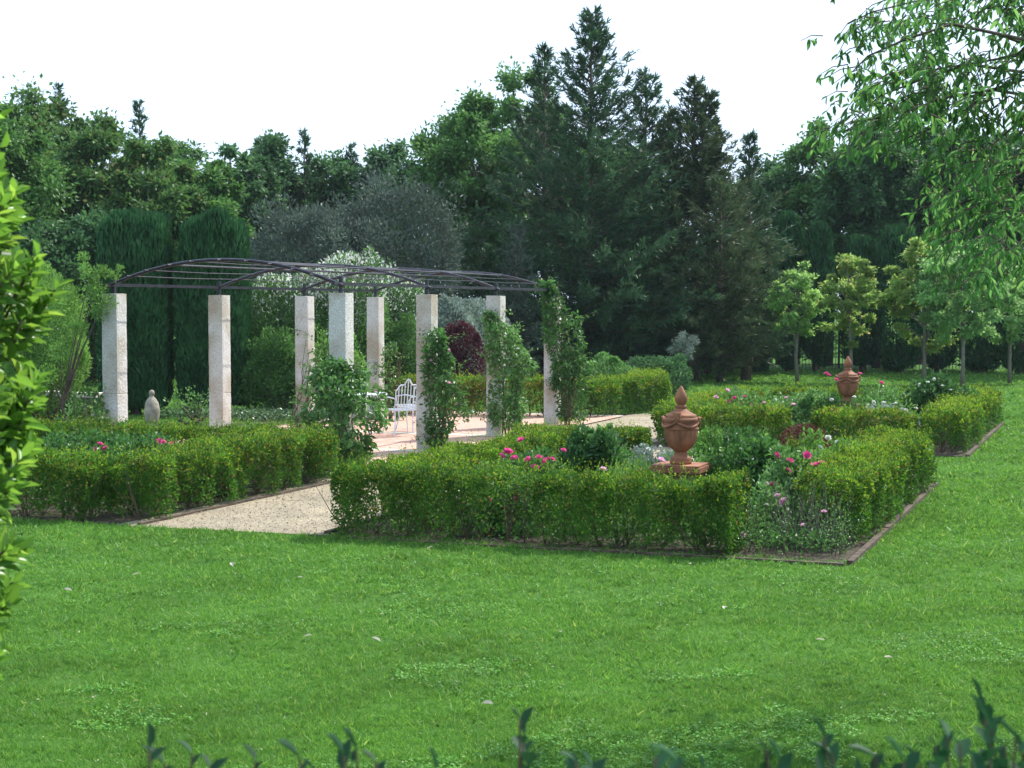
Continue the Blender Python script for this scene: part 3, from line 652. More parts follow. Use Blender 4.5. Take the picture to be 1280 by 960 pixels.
# ------------------------------------------------------------------ bed plants, nearer bed
rose_bush(D(655, 600, 17.8), .55, .66, 'rose bush with many magenta blooms at the left of the nearer bed',
          [D(x, y, 17.05) for x, y in ((652, 551), (627, 571), (690, 575), (674, 573), (660, 575), (683, 578), (643, 574), (608, 590), (635, 566), (704, 564), (668, 586))], n=3600, ls=.05, fsc=.95)
rose_bush(D(737, 600, 19.3), .42, .78, 'leafy bush without blooms between the magenta roses and the short back hedge', [], mat=M_peony, n=2600, ls=.07, name='peony', cat='peony bush', group='peonies in the beds')
rose_bush(D(752, 640, 16.6), .3, .5, 'low plant with one large pale pink bloom in the nearer bed', [D(754, 588, 16.6), D(826, 577, 17)], mat=M_strap, n=1100, kind='pale', fsc=1.0, name='poppy_plant', cat='plant', group='small flowering plants')
rose_bush(D(815, 600, 20.0), .42, .55, 'silvery grey leaved plant with white flowers left of the nearer urn', [], mat=M_silver, n=2600, ls=.035, kind='white', nrand=5, name='silver_plant', cat='plant', group='silver leaved plants', fsc=.7)
rose_bush(D(937, 640, 18.2), .42, .88, 'dense dark green bush with tiny pale buds right of the nearer urn', [], mat=M_rose, n=3800, ls=.05, kind='white', nrand=14, name='peony', cat='peony bush', group='peonies in the beds', fsc=.4, loose=.2)
rose_bush(D(1000, 640, 17.2), .45, .75, 'rose bush with large magenta blooms near the right front corner of the nearer bed',
          [D(x, y, 17.0) for x, y in ((970, 570), (987, 577), (1008, 569), (1026, 581), (985, 589), (967, 607), (1018, 583), (1027, 598))], mat=M_rosel, n=2800, ls=.045, kind='bigpink', fsc=.75)
rose_bush(D(1045, 620, 19.0), .5, .72, 'pale leaved rose with white blooms beside the long right hedge', [D(x, y, 18.8) for x, y in ((1046, 553), (1068, 562), (1025, 560), (1058, 577), (1076, 560), (1035, 548))], mat=M_strap, n=2600, ls=.045, kind='white')
rose_bush(D(975, 660, 16.0), .35, .5, 'small rose with pale blooms in front of the large magenta one', [D(970, 618, 15.9), D(958, 632, 15.8), D(980, 628, 15.7)], mat=M_rosel, n=1300, kind=['white', 'pale'])
rose_bush(D(895, 610, 20.3), .6, .6, 'spreading green rose with small white flowers behind the nearer urn', [], mat=M_strap, n=3400, ls=.045, kind='white', nrand=18, fsc=.7)
rose_bush(D(860, 640, 17.0), .5, .42, 'low pale leaved rose in front of the nearer urn plinth', [], mat=M_rosel, n=2800, ls=.045, kind=['white', 'pale'], nrand=10, fsc=.6)
rose_bush(D(720, 640, 17.4), .35, .36, 'low reddish stemmed rose under the magenta blooms', [], mat=M_rose, n=1600, ls=.04)
rose_bush(D(960, 590, 21.0), .45, .5, 'green rose in the middle back of the nearer bed', [], mat=M_rosel, n=1800, ls=.045, kind='white', nrand=6, fsc=.6)
rose_bush(D(560, 620, 18.2), .45, .5, 'low rose with white flowers at the left end of the nearer bed, behind the hedge', [], mat=M_rosel, n=2000, ls=.045, kind='white', nrand=6, fsc=.5)
def undergrowth(a0, a1, b0, b1, n, hmax, ls, label):
    a = rng.uniform(a0, a1, n); b = rng.uniform(b0, b1, n); P = np.array([CX, CY, 0.])+np.outer(a, np.append(EX, 0))+np.outer(b, np.append(EY, 0))
    q = lump(P+2, 3.); hh = hmax*np.clip(.5+.5*q+.25*lump(P, 9), .04, 1.2); P[:, 2] = hh*rng.random(n)**.6; k = q > -.75; P = P[k]; n = len(P)
    f = MB(); mi = (lump(P+31, 2.6) > .1).astype(int)+(rng.random(n) < .08)
    leaves(f, P, rvec(n)+np.array([0, 0, .7]), rvec(n)*.7+np.array([0, 0, .8]), ls*(.5+.9*rng.random(n)), .45, LEAF6, mi)
    tag(f.build('undergrowth', [M_rose, M_rosel, M_strap]), label, 'ground cover', kind='stuff')
for k_, (a_, b_, lb_) in enumerate(((-4.2, 1.3, 'low rose with pale blooms just inside the left end of the ragged front hedge'), (-3.6, 4.6, 'rose with pink blooms left behind the silvery plant'), (-1.9, 5.3, 'rose with pink blooms before the small round topped hedge piece'), (-3.4, .95, 'low rose with pink blooms right behind the middle of the front hedge'), (-4.3, 2.9, 'rose with pink blooms near the left hedge of the nearer bed'), (-1.3, 3.3, 'rose with pink blooms by the right hedge, deeper than the large magenta one'))):
    rose_bush(G(a_, b_), .4, .52, lb_, [], mat=M_rosel, n=2200, ls=.045, kind='pale' if k_ == 0 else 'pink', nrand=7, fsc=.75)
undergrowth(-4.7, -.2, .2, 6.4, 26000, .33, .05, 'low leafy undergrowth between the roses of the nearer bed')
undergrowth(-4.7, -.6, 11.8, 18.2, 16000, .45, .065, 'low leafy undergrowth between the roses of the farther bed')
undergrowth(-13, -8.1, .6, 4.7, 14000, .45, .06, 'low leafy undergrowth in the left rose bed')
undergrowth(-16, -8.6, 5.4, 6.6, 5000, .2, .06, 'low leafy plants before the bare pillars')
def strap_clump(c, n, h, label, mat=M_strap):
    c = np.array([c[0], c[1], 0.]); f = MB(); P = c+rng.normal(size=(n, 3))*np.array([.12, .12, 0]); P[:, 2] = 0
    o = nrm(P-c+rng.normal(size=(n, 3))*.05); ax = o*.55+np.array([0, 0, 1]); ax[:, 2] = 1
    T = (np.array([(0, -.5, 0), (0, .5, 0), (.5, .6, .0), (.5, -.6, .0), (.85, -.4, -.12), (.85, .4, -.12), (1.0, 0, -.3)]), np.array([(0, 1, 2, 3), (3, 2, 5, 4), (4, 5, 6, 6)]))
    leaves(f, P, ax, nrm(-o+np.array([0, 0, .4]))*-1, h*(.6+.6*rng.random(n)), .05, T)
    return tag(f.build('iris_clump', mat, loc=tuple(c)), label, 'iris', 'strap leaved clumps')
strap_clump(D(778, 640, 17.4), 120, .55, 'arching bright green strap leaved clump left of the nearer urn')
strap_clump(D(800, 640, 18.2), 110, .55, 'arching strap leaved clump directly behind and left of the nearer urn')
strap_clump(D(898, 640, 18.6), 110, .6, 'arching strap leaved clump between the nearer urn and the dark green bush')
strap_clump(D(1055, 640, 18.2), 100, .6, 'upright strap leaved clump beside the long right hedge')
# red ball
c = D(1005, 560, 22.6); c[2] = 0; t = thing('red_ball_shrub', 'low rounded dark red shrub in the gap between the two beds', 'shrub', c)
f = MB(); P, o = blob(f, (c[0], c[1], .33), (.36, .36, .33), 9000, .028, .5, lf=2, la=.06, depth=.4); f.build('foliage', M_redball, t)
s = MB(); stems(s, c, P, 12); s.build('stems', M_stem, t)
# farther bed
far = [((918, 500), 30.0, .5, .75, 'rose bush with deep pink blooms at the left of the farther bed', 'pink', M_rosel, [(918, 498), (931, 497), (911, 503), (925, 505), (940, 507)]),
       ((985, 505), 29.5, .5, .7, 'rose bush with white and lilac blooms left of the farther urn', ['white', 'pale'], M_rosel, [(969, 500), (983, 498), (1002, 499), (992, 507), (955, 504)]),
       ((1030, 505), 28.9, .34, .85, 'tall rose with pink blooms touching the farther urn', 'pink', M_rosel, [(1033, 467), (1045, 475), (1036, 470)]),
       ((1092, 505), 28.8, .5, .85, 'tall pale rose with one pink bloom right of the farther urn', 'pink', M_rosel, [(1075, 468), (1101, 479)]),
       ((1060, 520), 27.7, .6, .46, 'low leafy rose in front of the farther urn', 'white', M_rose, [(1068, 497), (1040, 500)]),
       ((1100, 520), 27.5, .6, .6, 'whitish flowered rose right of centre in the farther bed', 'white', M_silver, [(1093, 503), (1105, 504), (1120, 505), (1110, 509), (1086, 507)]),
       ((1130, 520), 28.0, .5, .5, 'low green plant left of the bright round bush in the farther bed', 'white', M_strap, [(1145, 511), (1128, 512)]),
       ((950, 520), 28.0, .5, .5, 'low green rose behind the olive front hedge of the farther bed', 'white', M_strap, []),
       ((880, 505), 28.5, .5, .6, 'thin rose with faded orange blooms at the left corner of the farther bed', 'pale', M_rosel, [(909, 489), (895, 497)]),
       ((1015, 500), 31.5, .6, .65, 'low green rose behind and left of the farther urn', 'white', M_rosel, [])]
for (px, py), d, r_, h_, lb, kd, mt, fl in far:
    rose_bush(D(px, py, d), r_, h_, lb, [D(x, y, d-.3) for x, y in fl], mat=mt, n=2200, ls=.055, kind=kd, fsc=1.0, nrand=3 if kd == 'white' else 0)
rose_bush(D(1168, 510, 29.3), .5, .98, 'bright edged round bush with white flowers at the right of the farther bed', [D(x, y, 28.9) for x, y in ((1160, 478), (1168, 474), (1150, 481), (1178, 483), (1188, 488))],
          mat=M_peony, n=4200, ls=.065, kind='white', name='peony', cat='peony bush', group='peonies in the beds')
# left bed
for px, d, r_, h_, lb, kd, fl, mt in (
        (90, 20.5, .55, .68, 'leafy bush in the left bed nearest the left frame edge', 'white', [], M_rose),
        (135, 19.3, .45, .6, 'rose bush with a magenta bloom left in the left bed', 'bigpink', [(125, 556), (132, 561), (120, 562)], M_rose),
        (180, 20.8, .5, .68, 'rose bush in the left bed straight before the leftmost pillar', 'white', [], M_rose),
        (215, 19.6, .42, .62, 'rose bush with a magenta bloom and white buds right in the left bed', 'bigpink', [(205, 553), (214, 555), (199, 551)], M_rosel),
        (270, 20.0, .4, .55, 'low green bush at the right of the left bed', 'white', [], M_rosel)):
    rose_bush(D(px, 600, d), r_, h_, lb, [D(x, y, d-.4) for x, y in fl], mat=mt, n=3000, ls=.05, kind=kd, nrand=2 if kd == 'white' else 0, fsc=.6)

# ------------------------------------------------------------------ shrubs and trees behind the pergola
def shrub(c, r, zc, label, mat, n, ls, name='shrub', cat='shrub', group=None, wr=.5, la=.18, lf=2.5, depth=.25, sq=2.0, axis='out', up=.5, mfun=None, T=LEAF4, nst=14, clumps=0, r0=.03, core=True, spread=.7):
    c = np.array([c[0], c[1], 0.]); t = thing(name, label, cat, c, group); f = MB()
    P, o = blob(f, (c[0], c[1], zc), r, n, ls, wr, lf=lf, la=la, depth=depth, sq=sq, axis=axis, up=up, mfun=mfun, T=T, spread=spread)
    for k in range(clumps):
        i = rng.integers(0, len(P)); q = P[i]; rr = np.array(r)*(.14+.12*rng.random())
        blob(f, q+o[i]*rr*.3, rr, int(n/clumps*.6), ls, wr, la=.25, depth=.5, axis=axis, up=up, mfun=mfun, T=T)
    f.build('foliage', mat, t); s = MB(); stems(s, c, P[P[:, 2] < zc+r[2]*.5] if (P[:, 2] < zc+r[2]*.5).any() else P, nst, r0, .1); s.build('stems', M_bark, t)
    return t
# clipped cypress blocks
for px, lb, d in ((170, 'left block of the two tall clipped dark cypresses behind the pergola', 35.0), (267, 'right block of the two tall clipped dark cypresses behind the pergola', 35.3)):
    c = D(px, 500, d); hh = 4.2; t = thing('clipped_cypress', lb, 'cypress', (c[0], c[1], 0), 'clipped cypress blocks'); f = MB()
    for a, b_, m_ in ((-.38, 12000, 0), (-.1, 12000, 0), (.13, 12000, 0), (.39, 12000, 0)):
        P, o = blob(f, (c[0]+a, c[1]+a*.1, hh/2+.05-.05*abs(a)), (.29+.06*rng.random(), .55+.12*rng.random(), hh/2-.04-.07*rng.random()), b_, .15, .24, lf=3, la=.08, depth=.12, sq=7, axis='up', T=SPRAY, spread=.45)
    P, o = blob(f, (c[0], c[1], hh/2+.1), (.70, .52, hh/2-.08), 13000, .14, .24, lf=2.4, la=.05, depth=.12, sq=7, axis='up', T=SPRAY, spread=.45)
    f.build('foliage', M_cyp, t); s = MB(); tube(s, [(c[0], c[1], 0), (c[0], c[1], hh-.5)], [.12, .03], 8); s.build('trunk', M_bark, t)
# white flowering shrubs
def white_top(P, o): 
    q = lump(P, 2.2); return np.where((rng.random(len(P)) < np.clip((P[:, 2]-1.55)*.38+.3*q-.08, 0, .5)), 1, 0)
for px, d, rx, hz, n, lb, in ((352, 36.5, 1.0, 2.95, 16000, 'tall white flowering shrub nearest the dark cypress blocks'), (425, 36.8, 1.05, 3.3, 20000, 'tallest white flowering shrub behind the middle pillars'), (495, 38.2, .8, 2.9, 9000, 'white flowering shrub behind the second front pillar')):
    shrub(D(px, 500, d), (rx, .8, hz/2), hz/2, lb, [M_broad, M_white], int(n*.8), .08, 'flowering_shrub', 'shrub', 'white flowering shrubs', sq=2.8, mfun=white_top, clumps=26, la=.2)
for px, d, rx, hz, lb in ((560, 39.5, .8, 2.55, 'silvery shrub behind the second front pillar and its rose'), (600, 41, .8, 2.35, 'silvery shrub just behind the dark purple shrub')):
    shrub(D(px, 500, d), (rx, .7, hz/2), hz/2, lb, M_silver, 9000, .09, 'silver_shrub', 'shrub', 'silver shrubs', clumps=14)
shrub(D(500, 500, 37), (.75, .6, .98), .98, 'bright green rounded shrub between the far back pillar and second front pillar', M_broad, 12000, .06, 'green_shrub', 'shrub', clumps=12)
shrub(D(577, 500, 37), (.55, .5, .98), .98, 'dark purple leaved shrub between the second and third front pillars', M_purple, 9000, .06, 'purple_shrub', 'shrub', clumps=12)
shrub(D(345, 500, 34.9), (.9, .4, .9), .8, 'leafy green bush low behind the second and third back pillars', M_broad, 9000, .07, 'green_shrub', 'shrub', clumps=22, la=.4, lf=4)
shrub(D(415, 500, 34.8), (.7, .4, .95), .9, 'yellow green bush behind the third back pillar', M_lime, 5000, .07, 'green_shrub', 'shrub', clumps=18, la=.45, lf=4)
shrub(D(758, 500, 38.5), (.9, .6, .55), .5, 'low whitish leaved bush at the foot of the tallest conifer', M_rosel, 6500, .08, 'green_shrub', 'shrub', clumps=8)
shrub(D(815, 500, 42), (.9, .6, .55), .45, 'low dark bush left of the silver sapling', M_broad2, 5000, .08, 'green_shrub', 'shrub', clumps=8)
shrub(D(245, 540, 31), (.5, .3, .36), .36, 'small leafy bush left of the second back pillar, near the statue', M_rosel, 900, .06, 'green_shrub', 'shrub', la=.5, lf=5, depth=.8)
shrub(D(100, 540, 27.5), (.45, .3, .4), .4, 'small rose like bush against the low wall at left', M_rosel, 900, .055, 'green_shrub', 'shrub', la=.5, lf=5, depth=.8)
# ivy ground cover
f = MB(); n = 9000; P = np.stack([rng.uniform(-7.5, -2.6, n), rng.uniform(31.3, 34.2, n), rng.uniform(.02, .2, n)], 1); P = P[lump(P*np.array([1, 1, 0]), 1.5)+(P[:, 1]-33.) > -.3]; n = len(P)
leaves(f, P, rvec(n)+np.array([0, -.3, 0]), rvec(n)*.4+np.array([0, 0, 1]), .07*(.6+.6*rng.random(n)), .7, LEAF4)
tag(f.build('ivy', M_ivy), 'ivy ground cover at the foot of the clipped cypresses', 'ground cover', kind='stuff')
# grey oleaster mass
shrub(D(395, 500, 44), (1.9, 1.6, 2.65), 2.6, 'huge rounded grey green shrub rising over the white flowering shrubs', M_oleas, 26000, .13, 'grey_shrub', 'large shrub', 'grey green giant shrubs', wr=.3, clumps=70, la=.3, axis='out', r0=.05, spread=1.0)
shrub(D(495, 500, 45.5), (2.15, 1.6, 3.15), 3.1, 'huge grey green shrub, taller and darker, left of the big conifers', M_oleas, 26000, .13, 'grey_shrub', 'large shrub', 'grey green giant shrubs', wr=.3, clumps=70, la=.3, axis='out', r0=.05, spread=1.0)
# lime shrub at left
shrub(D(52, 500, 25.0), (.72, .6, 1.15), 1.78, 'light green willowy shrub behind the left bed', M_lime, 18000, .055, 'light_green_shrub', 'shrub', 'light green leafy shrubs', wr=.35, clumps=30, la=.22, r0=.035)
c = D(95, 500, 24.3); c[2] = 0; t = thing('light_green_shrub', 'light green leaning shrub whose tip hides the top of the leftmost pillar', 'shrub', c, 'light green leafy shrubs')
f = MB(); s = MB()
for (x0, y0), rr, n in (((112, 345), .15, 330), ((128, 340), .13, 260), ((118, 362), .17, 420), ((130, 378), .17, 420), ((122, 392), .14, 260), ((150, 336), .07, 90), ((104, 322), .08, 110), ((142, 345), .08, 110), ((106, 335), .1, 150), ((60, 470), .22, 500), ((95, 410), .18, 420), ((75, 440), .16, 350)):
    q = D(x0, y0, 23.9+rng.random()*.5); blob(f, q, (rr, rr, rr*.8), n, .05, .36, la=.3, depth=.8, up=.6)
    b0 = c+np.array([0, 0, .0])
    if n > 250: tube(s, [b0, c+np.array([-.2, 0, .8]), (c+q)/2+np.array([-.1, 0, .5]), q], [.022, .016, .009, .004], 6, cap=False)
f.build('foliage', M_lime, t); s.build('stems', M_bark, t)
# low wall and statue
a = D(20, 495, 29.3); b_ = D(128, 490, 28.2); m_ = MB(); L = np.linalg.norm((b_-a)[:2]); u = (b_-a)[:2]/L; cc = (a+b_)/2
t = thing('low_wall', 'low stone wall with flat pale coping and ivy, left of the leftmost pillar', 'wall', (cc[0], cc[1], 0))
obox(m_, cc, L, .25, .74, u, z0=0); m_.build('wall_body', M_stat, t); m_ = MB(); obox(m_, cc, L+.06, .36, .07, u, z0=.743); m_.build('coping', M_band, t)
f = MB(); n = 2600; s_ = rng.random(n)-.5; P = np.stack([cc[0]+u[0]*s_*L, cc[1]+u[1]*s_*L-.16-rng.random(n)*.08, rng.random(n)*.7], 1)
leaves(f, P, rvec(n)+np.array([0, -.2, -.4]), rvec(n)*.6+np.array([0, -1, .5]), .07, .7); f.build('ivy', M_broad2, t)
c = D(190, 528, 32.3); c[2] = 0; t = thing('stone_statue', 'small weathered draped stone figure at the foot of the dark cypress', 'statue', c); b = MB()
prof = [(0, 0), (.12, 0), (.14, .04), (.16, .15), (.165, .28), (.135, .4), (.09, .48), (.05, .52), (.045, .545)]; lathe(b, prof, c, 28)
V = b.V[0]; q = lump(V*np.array([1, 1, .35]), 12)*.018; V[:, 0] = c[0]+(V[:, 0]-c[0])*.9+q; V[:, 1] += q; b.build('robe', M_stat, t, True)
b = MB(); lathe(b, [(0, .53), (.035, .535), (.055, .57), (.057, .61), (.04, .65), (0, .665)], c, 20); b.build('head', M_stat, t, True)

# ------------------------------------------------------------------ trees
def broad_tree(c, H_, cr, label, mat, seed, nclump=60, per=700, ls=.14, group=None, name='broadleaf_tree', trunk=.16, bark=M_bark, base=.25, wr=.6, sq=2, up=.2, limbs=14, ry=None, flat=.75, crs=.26):
    r = np.random.default_rng(seed); c = np.array([c[0], c[1], 0.]); t = thing(name, label, 'tree', c, group)
    zc = H_*(1+base)/2; rz = H_*(1-base)/2; cr3 = np.array([cr, ry or cr, rz]); cen = c+np.array([0, 0, zc])
    d = nrm(r.normal(size=(nclump, 3))); rad = .25+.72*r.random(nclump)**.5
    C_ = cen+d*cr3*rad[:, None]; C_[:, :2] += (c[:2]-C_[:, :2])*(np.clip((C_[:, 2]-zc)/rz, 0, 1)**2*.25)[:, None]
    f = MB()
    for q in C_:
        rr = cr*crs*(.6+.8*r.random()); n = int(per*(.7+.6*r.random()))
        dd = rvec(n, r); k = np.abs(r.normal(size=n))*.38+.42*r.random(n); off = dd*k[:, None]*np.array([rr, rr, rr*flat]); off *= (1+.35*lump(q+off*3, 2.0/rr*.5))[:, None]
        P = q+off; P = P[P[:, 2] > .3]; n = len(P); dd = dd[:n]
        leaves(f, P, dd+r.normal(size=(n, 3))*.6+np.array([0, 0, up-.3]), dd*.6+np.array([0, 0, .7])+r.normal(size=(n, 3))*.5, ls*(.6+.7*r.random(n)), wr)
    f.build('crown', mat, t)
    b = MB(); top = c+np.array([r.normal()*.15, r.normal()*.15, zc+rz*.55]); pts = np.array([c, c+np.array([.04*r.normal(), 0, H_*base*.6]), cen-np.array([0, 0, rz*.5]), cen, top])
    tube(b, pts, [trunk*1.25, trunk, trunk*.8, trunk*.5, trunk*.15], 9)
    for i in range(min(limbs, nclump)):
        q = C_[i]; z0 = max(c[2]+H_*base*.8, min(q[2]-rz*.25, zc)); s0 = c+np.array([0, 0, z0]); mid = (s0+q)/2+np.array([0, 0, .08*rz])
        tube(b, [s0, mid, q], [trunk*.45, trunk*.28, trunk*.1], 6, cap=False)
    b.build('trunk', bark, t, True); return t
def conifer(c, H_, Rb, label, mat, seed, nb=260, per=170, sp=.28, tilt=.45, group=None, name='conifer', tops=(), zmin=.06, power=.85, wr=.2):
    r = np.random.default_rng(seed); c = np.array([c[0], c[1], 0.]); t = thing(name, label, 'conifer', c, group); f = MB(); b = MB()
    leaders = [(0, 0, 0, H_, Rb, 1.0)]+[(x, y, z0, h1, r1, fr) for x, y, z0, h1, r1, fr in tops]
    for lx, ly, z0, h1, r1, fr in leaders:
        base = c+np.array([lx*.25, ly*.25, z0*.6]); topp = c+np.array([lx, ly, h1])
        tube(b, [base, c+np.array([lx*.8, ly*.8, z0+(h1-z0)*.35]), topp-np.array([0, 0, .15])], [H_*.016*fr, H_*.010*fr, .012], 8)
        k = 40; tt = r.random(k); leaves(f, topp-np.array([0, 0, .9])*tt[:, None], r.normal(size=(k, 3))*.35+np.array([0, 0, 1]), r.normal(size=(k, 3)), sp*.8, wr, SPRAY)
        N_ = int(nb*fr)
        for i in range(N_):
            u_ = ((i+r.random())/N_)**1.35; z = z0+(h1-z0)*(zmin+(1-zmin)*u_)
            big = r.random() < .3
            rad = r1*(1-u_)**power*((.85+.5*r.random()) if big else (.45+.5*r.random()))+.14*r.random()+.06; rad *= min(1, .55+u_*3)
            a = r.random()*6.283; o = np.array([math.cos(a), math.sin(a), 0]); tl = tilt*(.2+1.3*u_)+.45*u_**3+r.normal()*.14
            s0 = c+np.array([lx*min(1, .4+u_), ly*min(1, .4+u_), z]); side = np.cross(o, [0, 0, 1.])
            e = s0+o*rad*math.cos(tl*.6)+np.array([0, 0, rad*math.sin(tl)])
            # twigs: short side shoots all along the branch, each a small feather of sprays
            nt_ = max(3, int(per/10*(.08+1.0*rad/r1))); ut = r.random(nt_)**.7
            root = s0+o*(ut*rad*math.cos(tl*.6))[:, None]+np.array([0, 0, 1])*(rad*math.sin(tl)*ut**1.7)[:, None]
            tdir = o*(.55+.5*ut)[:, None]+side*(r.normal(size=nt_)*.8*(1.15-ut))[:, None]+np.array([0, 0, 1])*(r.normal(size=nt_)*.3+.25+.4*tl)[:, None]
            tdir = nrm(tdir); tl_ = (.09+.22*rad*(1-.6*ut))*(.6+.7*r.random(nt_)); m_ = 11
            w_ = r.random((nt_, m_)); P = (root[:, None]+tdir[:, None]*(w_*tl_[:, None])[:, :, None]).reshape(-1, 3)
            ax = np.repeat(tdir, m_, 0)+r.normal(size=(nt_*m_, 3))*.5+np.array([0, 0, .15]); P = P+r.normal(size=P.shape)*.02
            kk = P[:, 2] > .1; P, ax = P[kk], ax[kk]; k = len(P)
            leaves(f, P, ax, r.normal(size=(k, 3))*.7+np.array([0, 0, .5]), sp*(.35+.6*r.random(k)), wr, SPRAY)
            if i % 2 == 0: tube(b, [s0, (s0+e)/2-np.array([0, 0, rad*math.sin(tl)*.15]), e], [.025, .015, .004], 4, cap=False)
    f.build('crown', mat, t); b.build('trunk', M_bark, t, True); return t
def column(c, H_, r_, label, mat=M_cyp, n=12000, group='dark columnar cypresses at the back', ls=.24):
    c = np.array([c[0], c[1], 0.]); t = thing('columnar_cypress', label, 'cypress', c, group); f = MB()
    blob(f, (c[0], c[1], H_/2+.12), (r_, r_, H_/2), n, ls, .24, lf=3, la=.12, depth=.2, sq=3.4, axis='up', T=SPRAY); f.build('crown', mat, t)
    b = MB(); tube(b, [c, c+np.array([0, 0, H_*.8])], [.14, .03], 7); b.build('trunk', M_bark, t); return t
# big conifers
conifer(D(738, 470, 51), 11.35, 4.3, 'tallest dark conifer in the middle, with a sharp leader', M_con, 11, 480, 270, .25, .5, 'big dark conifers', power=.92)
conifer(D(680, 470, 53), 10.6, 3.1, 'dark conifer with a thin tip just left of the tallest one', M_con, 12, 300, 200, .25, .6, 'big dark conifers', power=.95)
conifer(D(806, 470, 54), 9.9, 3.8, 'dark conifer with ragged tip just right of the tallest one', M_con, 13, 360, 220, .25, .55, 'big dark conifers', power=.95)
conifer(D(866, 478, 52.5), 9.5, 4.0, 'brownish tinged conifer with a loose forked top, right of the tallest group', M_conb, 14, 400, 230, .25, .55, 'big dark conifers', power=1.05, tops=((.5, .2, 5, 9.1, .8, .2), (-.8, 0, 5.0, 8.5, .8, .18)))
conifer(D(900, 478, 50), 6.2, 2.2, 'low brown tipped conifer in front at the right foot of the big group', M_conb, 15, 260, 160, .22, .3, 'big dark conifers')
conifer(D(935, 470, 56), 8.1, 2.1, 'slender pointed conifer standing apart right of the big group', M_con, 16, 300, 170, .24, .7, 'big dark conifers', power=1.15)
conifer(D(645, 470, 48), 4.6, .9, 'small grey green pointed conifer behind the third front pillar', M_oleas, 17, 130, 90, .2, .5, 'big dark conifers')
conifer(D(602, 470, 50), 5.2, 1.3, 'low dark conifer between the grey shrub and the big conifers', M_con, 18, 150, 110, .24, .5, 'big dark conifers')
# broadleaves of the back
Bt = lambda px, d, H_, cr, lb, mt, sd, **k: broad_tree(D(px, 470, d), H_, cr, lb, mt, sd, group='tall trees at the back', **k)
Bt(600, 58, 10.3, 2.4, 'billowing lighter green broadleaf tree left of the tallest conifer', M_broad, 21, nclump=100, per=560, ls=.17)
Bt(655, 62, 11.6, 2.2, 'tall broadleaf tree top showing between the left conifers', M_broad, 22, nclump=80, per=500, ls=.17)
Bt(540, 60, 8.4, 2.0, 'dark broadleaf tree behind the taller grey green shrub', M_broad2, 23, nclump=60, per=500, ls=.17)
Bt(45, 55, 9.8, 2.6, 'tall broadleaf tree with rusty tips at the far left', M_broad3, 24, nclump=100, per=600, ls=.17)
Bt(115, 52, 8.4, 2.0, 'broadleaf tree with rusty shoots behind the left clipped cypress', M_broad3, 25, nclump=80, per=600, ls=.16)
Bt(-20, 48, 8.8, 2.4, 'broadleaf tree cut by the left frame edge', M_broad, 26, nclump=80, per=600, ls=.16)
Bt(195, 50, 7.6, 1.8, 'broadleaf tree rising just over the gap between the two clipped cypresses', M_broad3, 27, nclump=80, per=600, ls=.15)
Bt(255, 51, 7.0, 1.5, 'light green broadleaf tree over the right clipped cypress', M_broad, 28, nclump=70, per=600, ls=.15)
Bt(80, 46, 5.2, 1.9, 'bushy broadleaf tree low behind the light green shrubs at left', M_broad2, 29, nclump=70, per=600, ls=.15)
Bt(300, 60, 8.5, 1.8, 'small broadleaf tree left of the grey green shrubs', M_broad2, 30, nclump=50, per=500, ls=.17)
Bt(235, 63, 8.9, 1.9, 'loose tree top showing above the right clipped cypress', M_broad, 61, nclump=70, per=480, ls=.17)
Bt(335, 64, 8.9, 2.0, 'tree top rising behind the left edge of the first grey green shrub', M_broad2, 62, nclump=70, per=480, ls=.17)
Bt(420, 66, 8.8, 2.2, 'low dark tree top behind the middle of the grey green shrubs', M_broad2, 63, nclump=70, per=480, ls=.17)
Bt(490, 66, 8.9, 2.0, 'dark tree top behind the taller grey green shrub, left of the billowing tree', M_broad2, 64, nclump=70, per=480, ls=.17)
Bt(770, 62, 8.9, 2.6, 'broadleaf tree glimpsed between the tallest conifer and the brownish one', M_broad, 65, nclump=80, per=480, ls=.18)
for px, d, H_, R_, lb, sd in ((78, 66, 10.7, 1.1, 'pointed conifer tip above the far left trees', 31), (178, 62, 9.6, 1.6, 'dark conifer tip above the gap left of the pergola', 32), (140, 66, 9.4, 1.3, 'blunt conifer tip between two left trees', 33),
                              (325, 66, 8.6, 1.2, 'conifer tip just left of the grey green shrubs', 34), (382, 64, 8.7, 1.2, 'conifer tip above the first grey green shrub', 35), (355, 68, 8.6, 1.3, 'far conifer tip above the left grey green shrub', 36), (440, 66, 8.4, 1.4, 'conifer tip over the middle of the grey green shrubs', 37)):
    conifer(D(px, 470, d), H_*1.04, R_*1.35, lb, M_con, sd, 170, 110, .26, .6, 'far conifers at left', power=1.1)
Bt(975, 66, 8.4, 2.6, 'dark tree filling the gap right of the slender conifer', M_broad2, 41, nclump=80, per=520, ls=.2)
Bt(1035, 64, 9.7, 2.0, 'tall thin crowned tree above the two left saplings', M_broad, 42, nclump=62, per=420, ls=.19)
Bt(1095, 62, 9.2, 2.4, 'wide dark tree behind the orange tinged young tree', M_broad2, 43, nclump=90, per=520, ls=.19)
Bt(1150, 66, 9.8, 2.2, 'tall tree half hidden by the overhanging branches', M_broad2, 44, nclump=80, per=520, ls=.19)
Bt(1225, 60, 9.0, 2.6, 'dark tree at the right behind the largest young tree', M_broad2, 45, nclump=90, per=520, ls=.19)
Bt(1310, 56, 8.5, 2.8, 'dark tree at the right frame edge', M_broad2, 46, nclump=80, per=520, ls=.19)
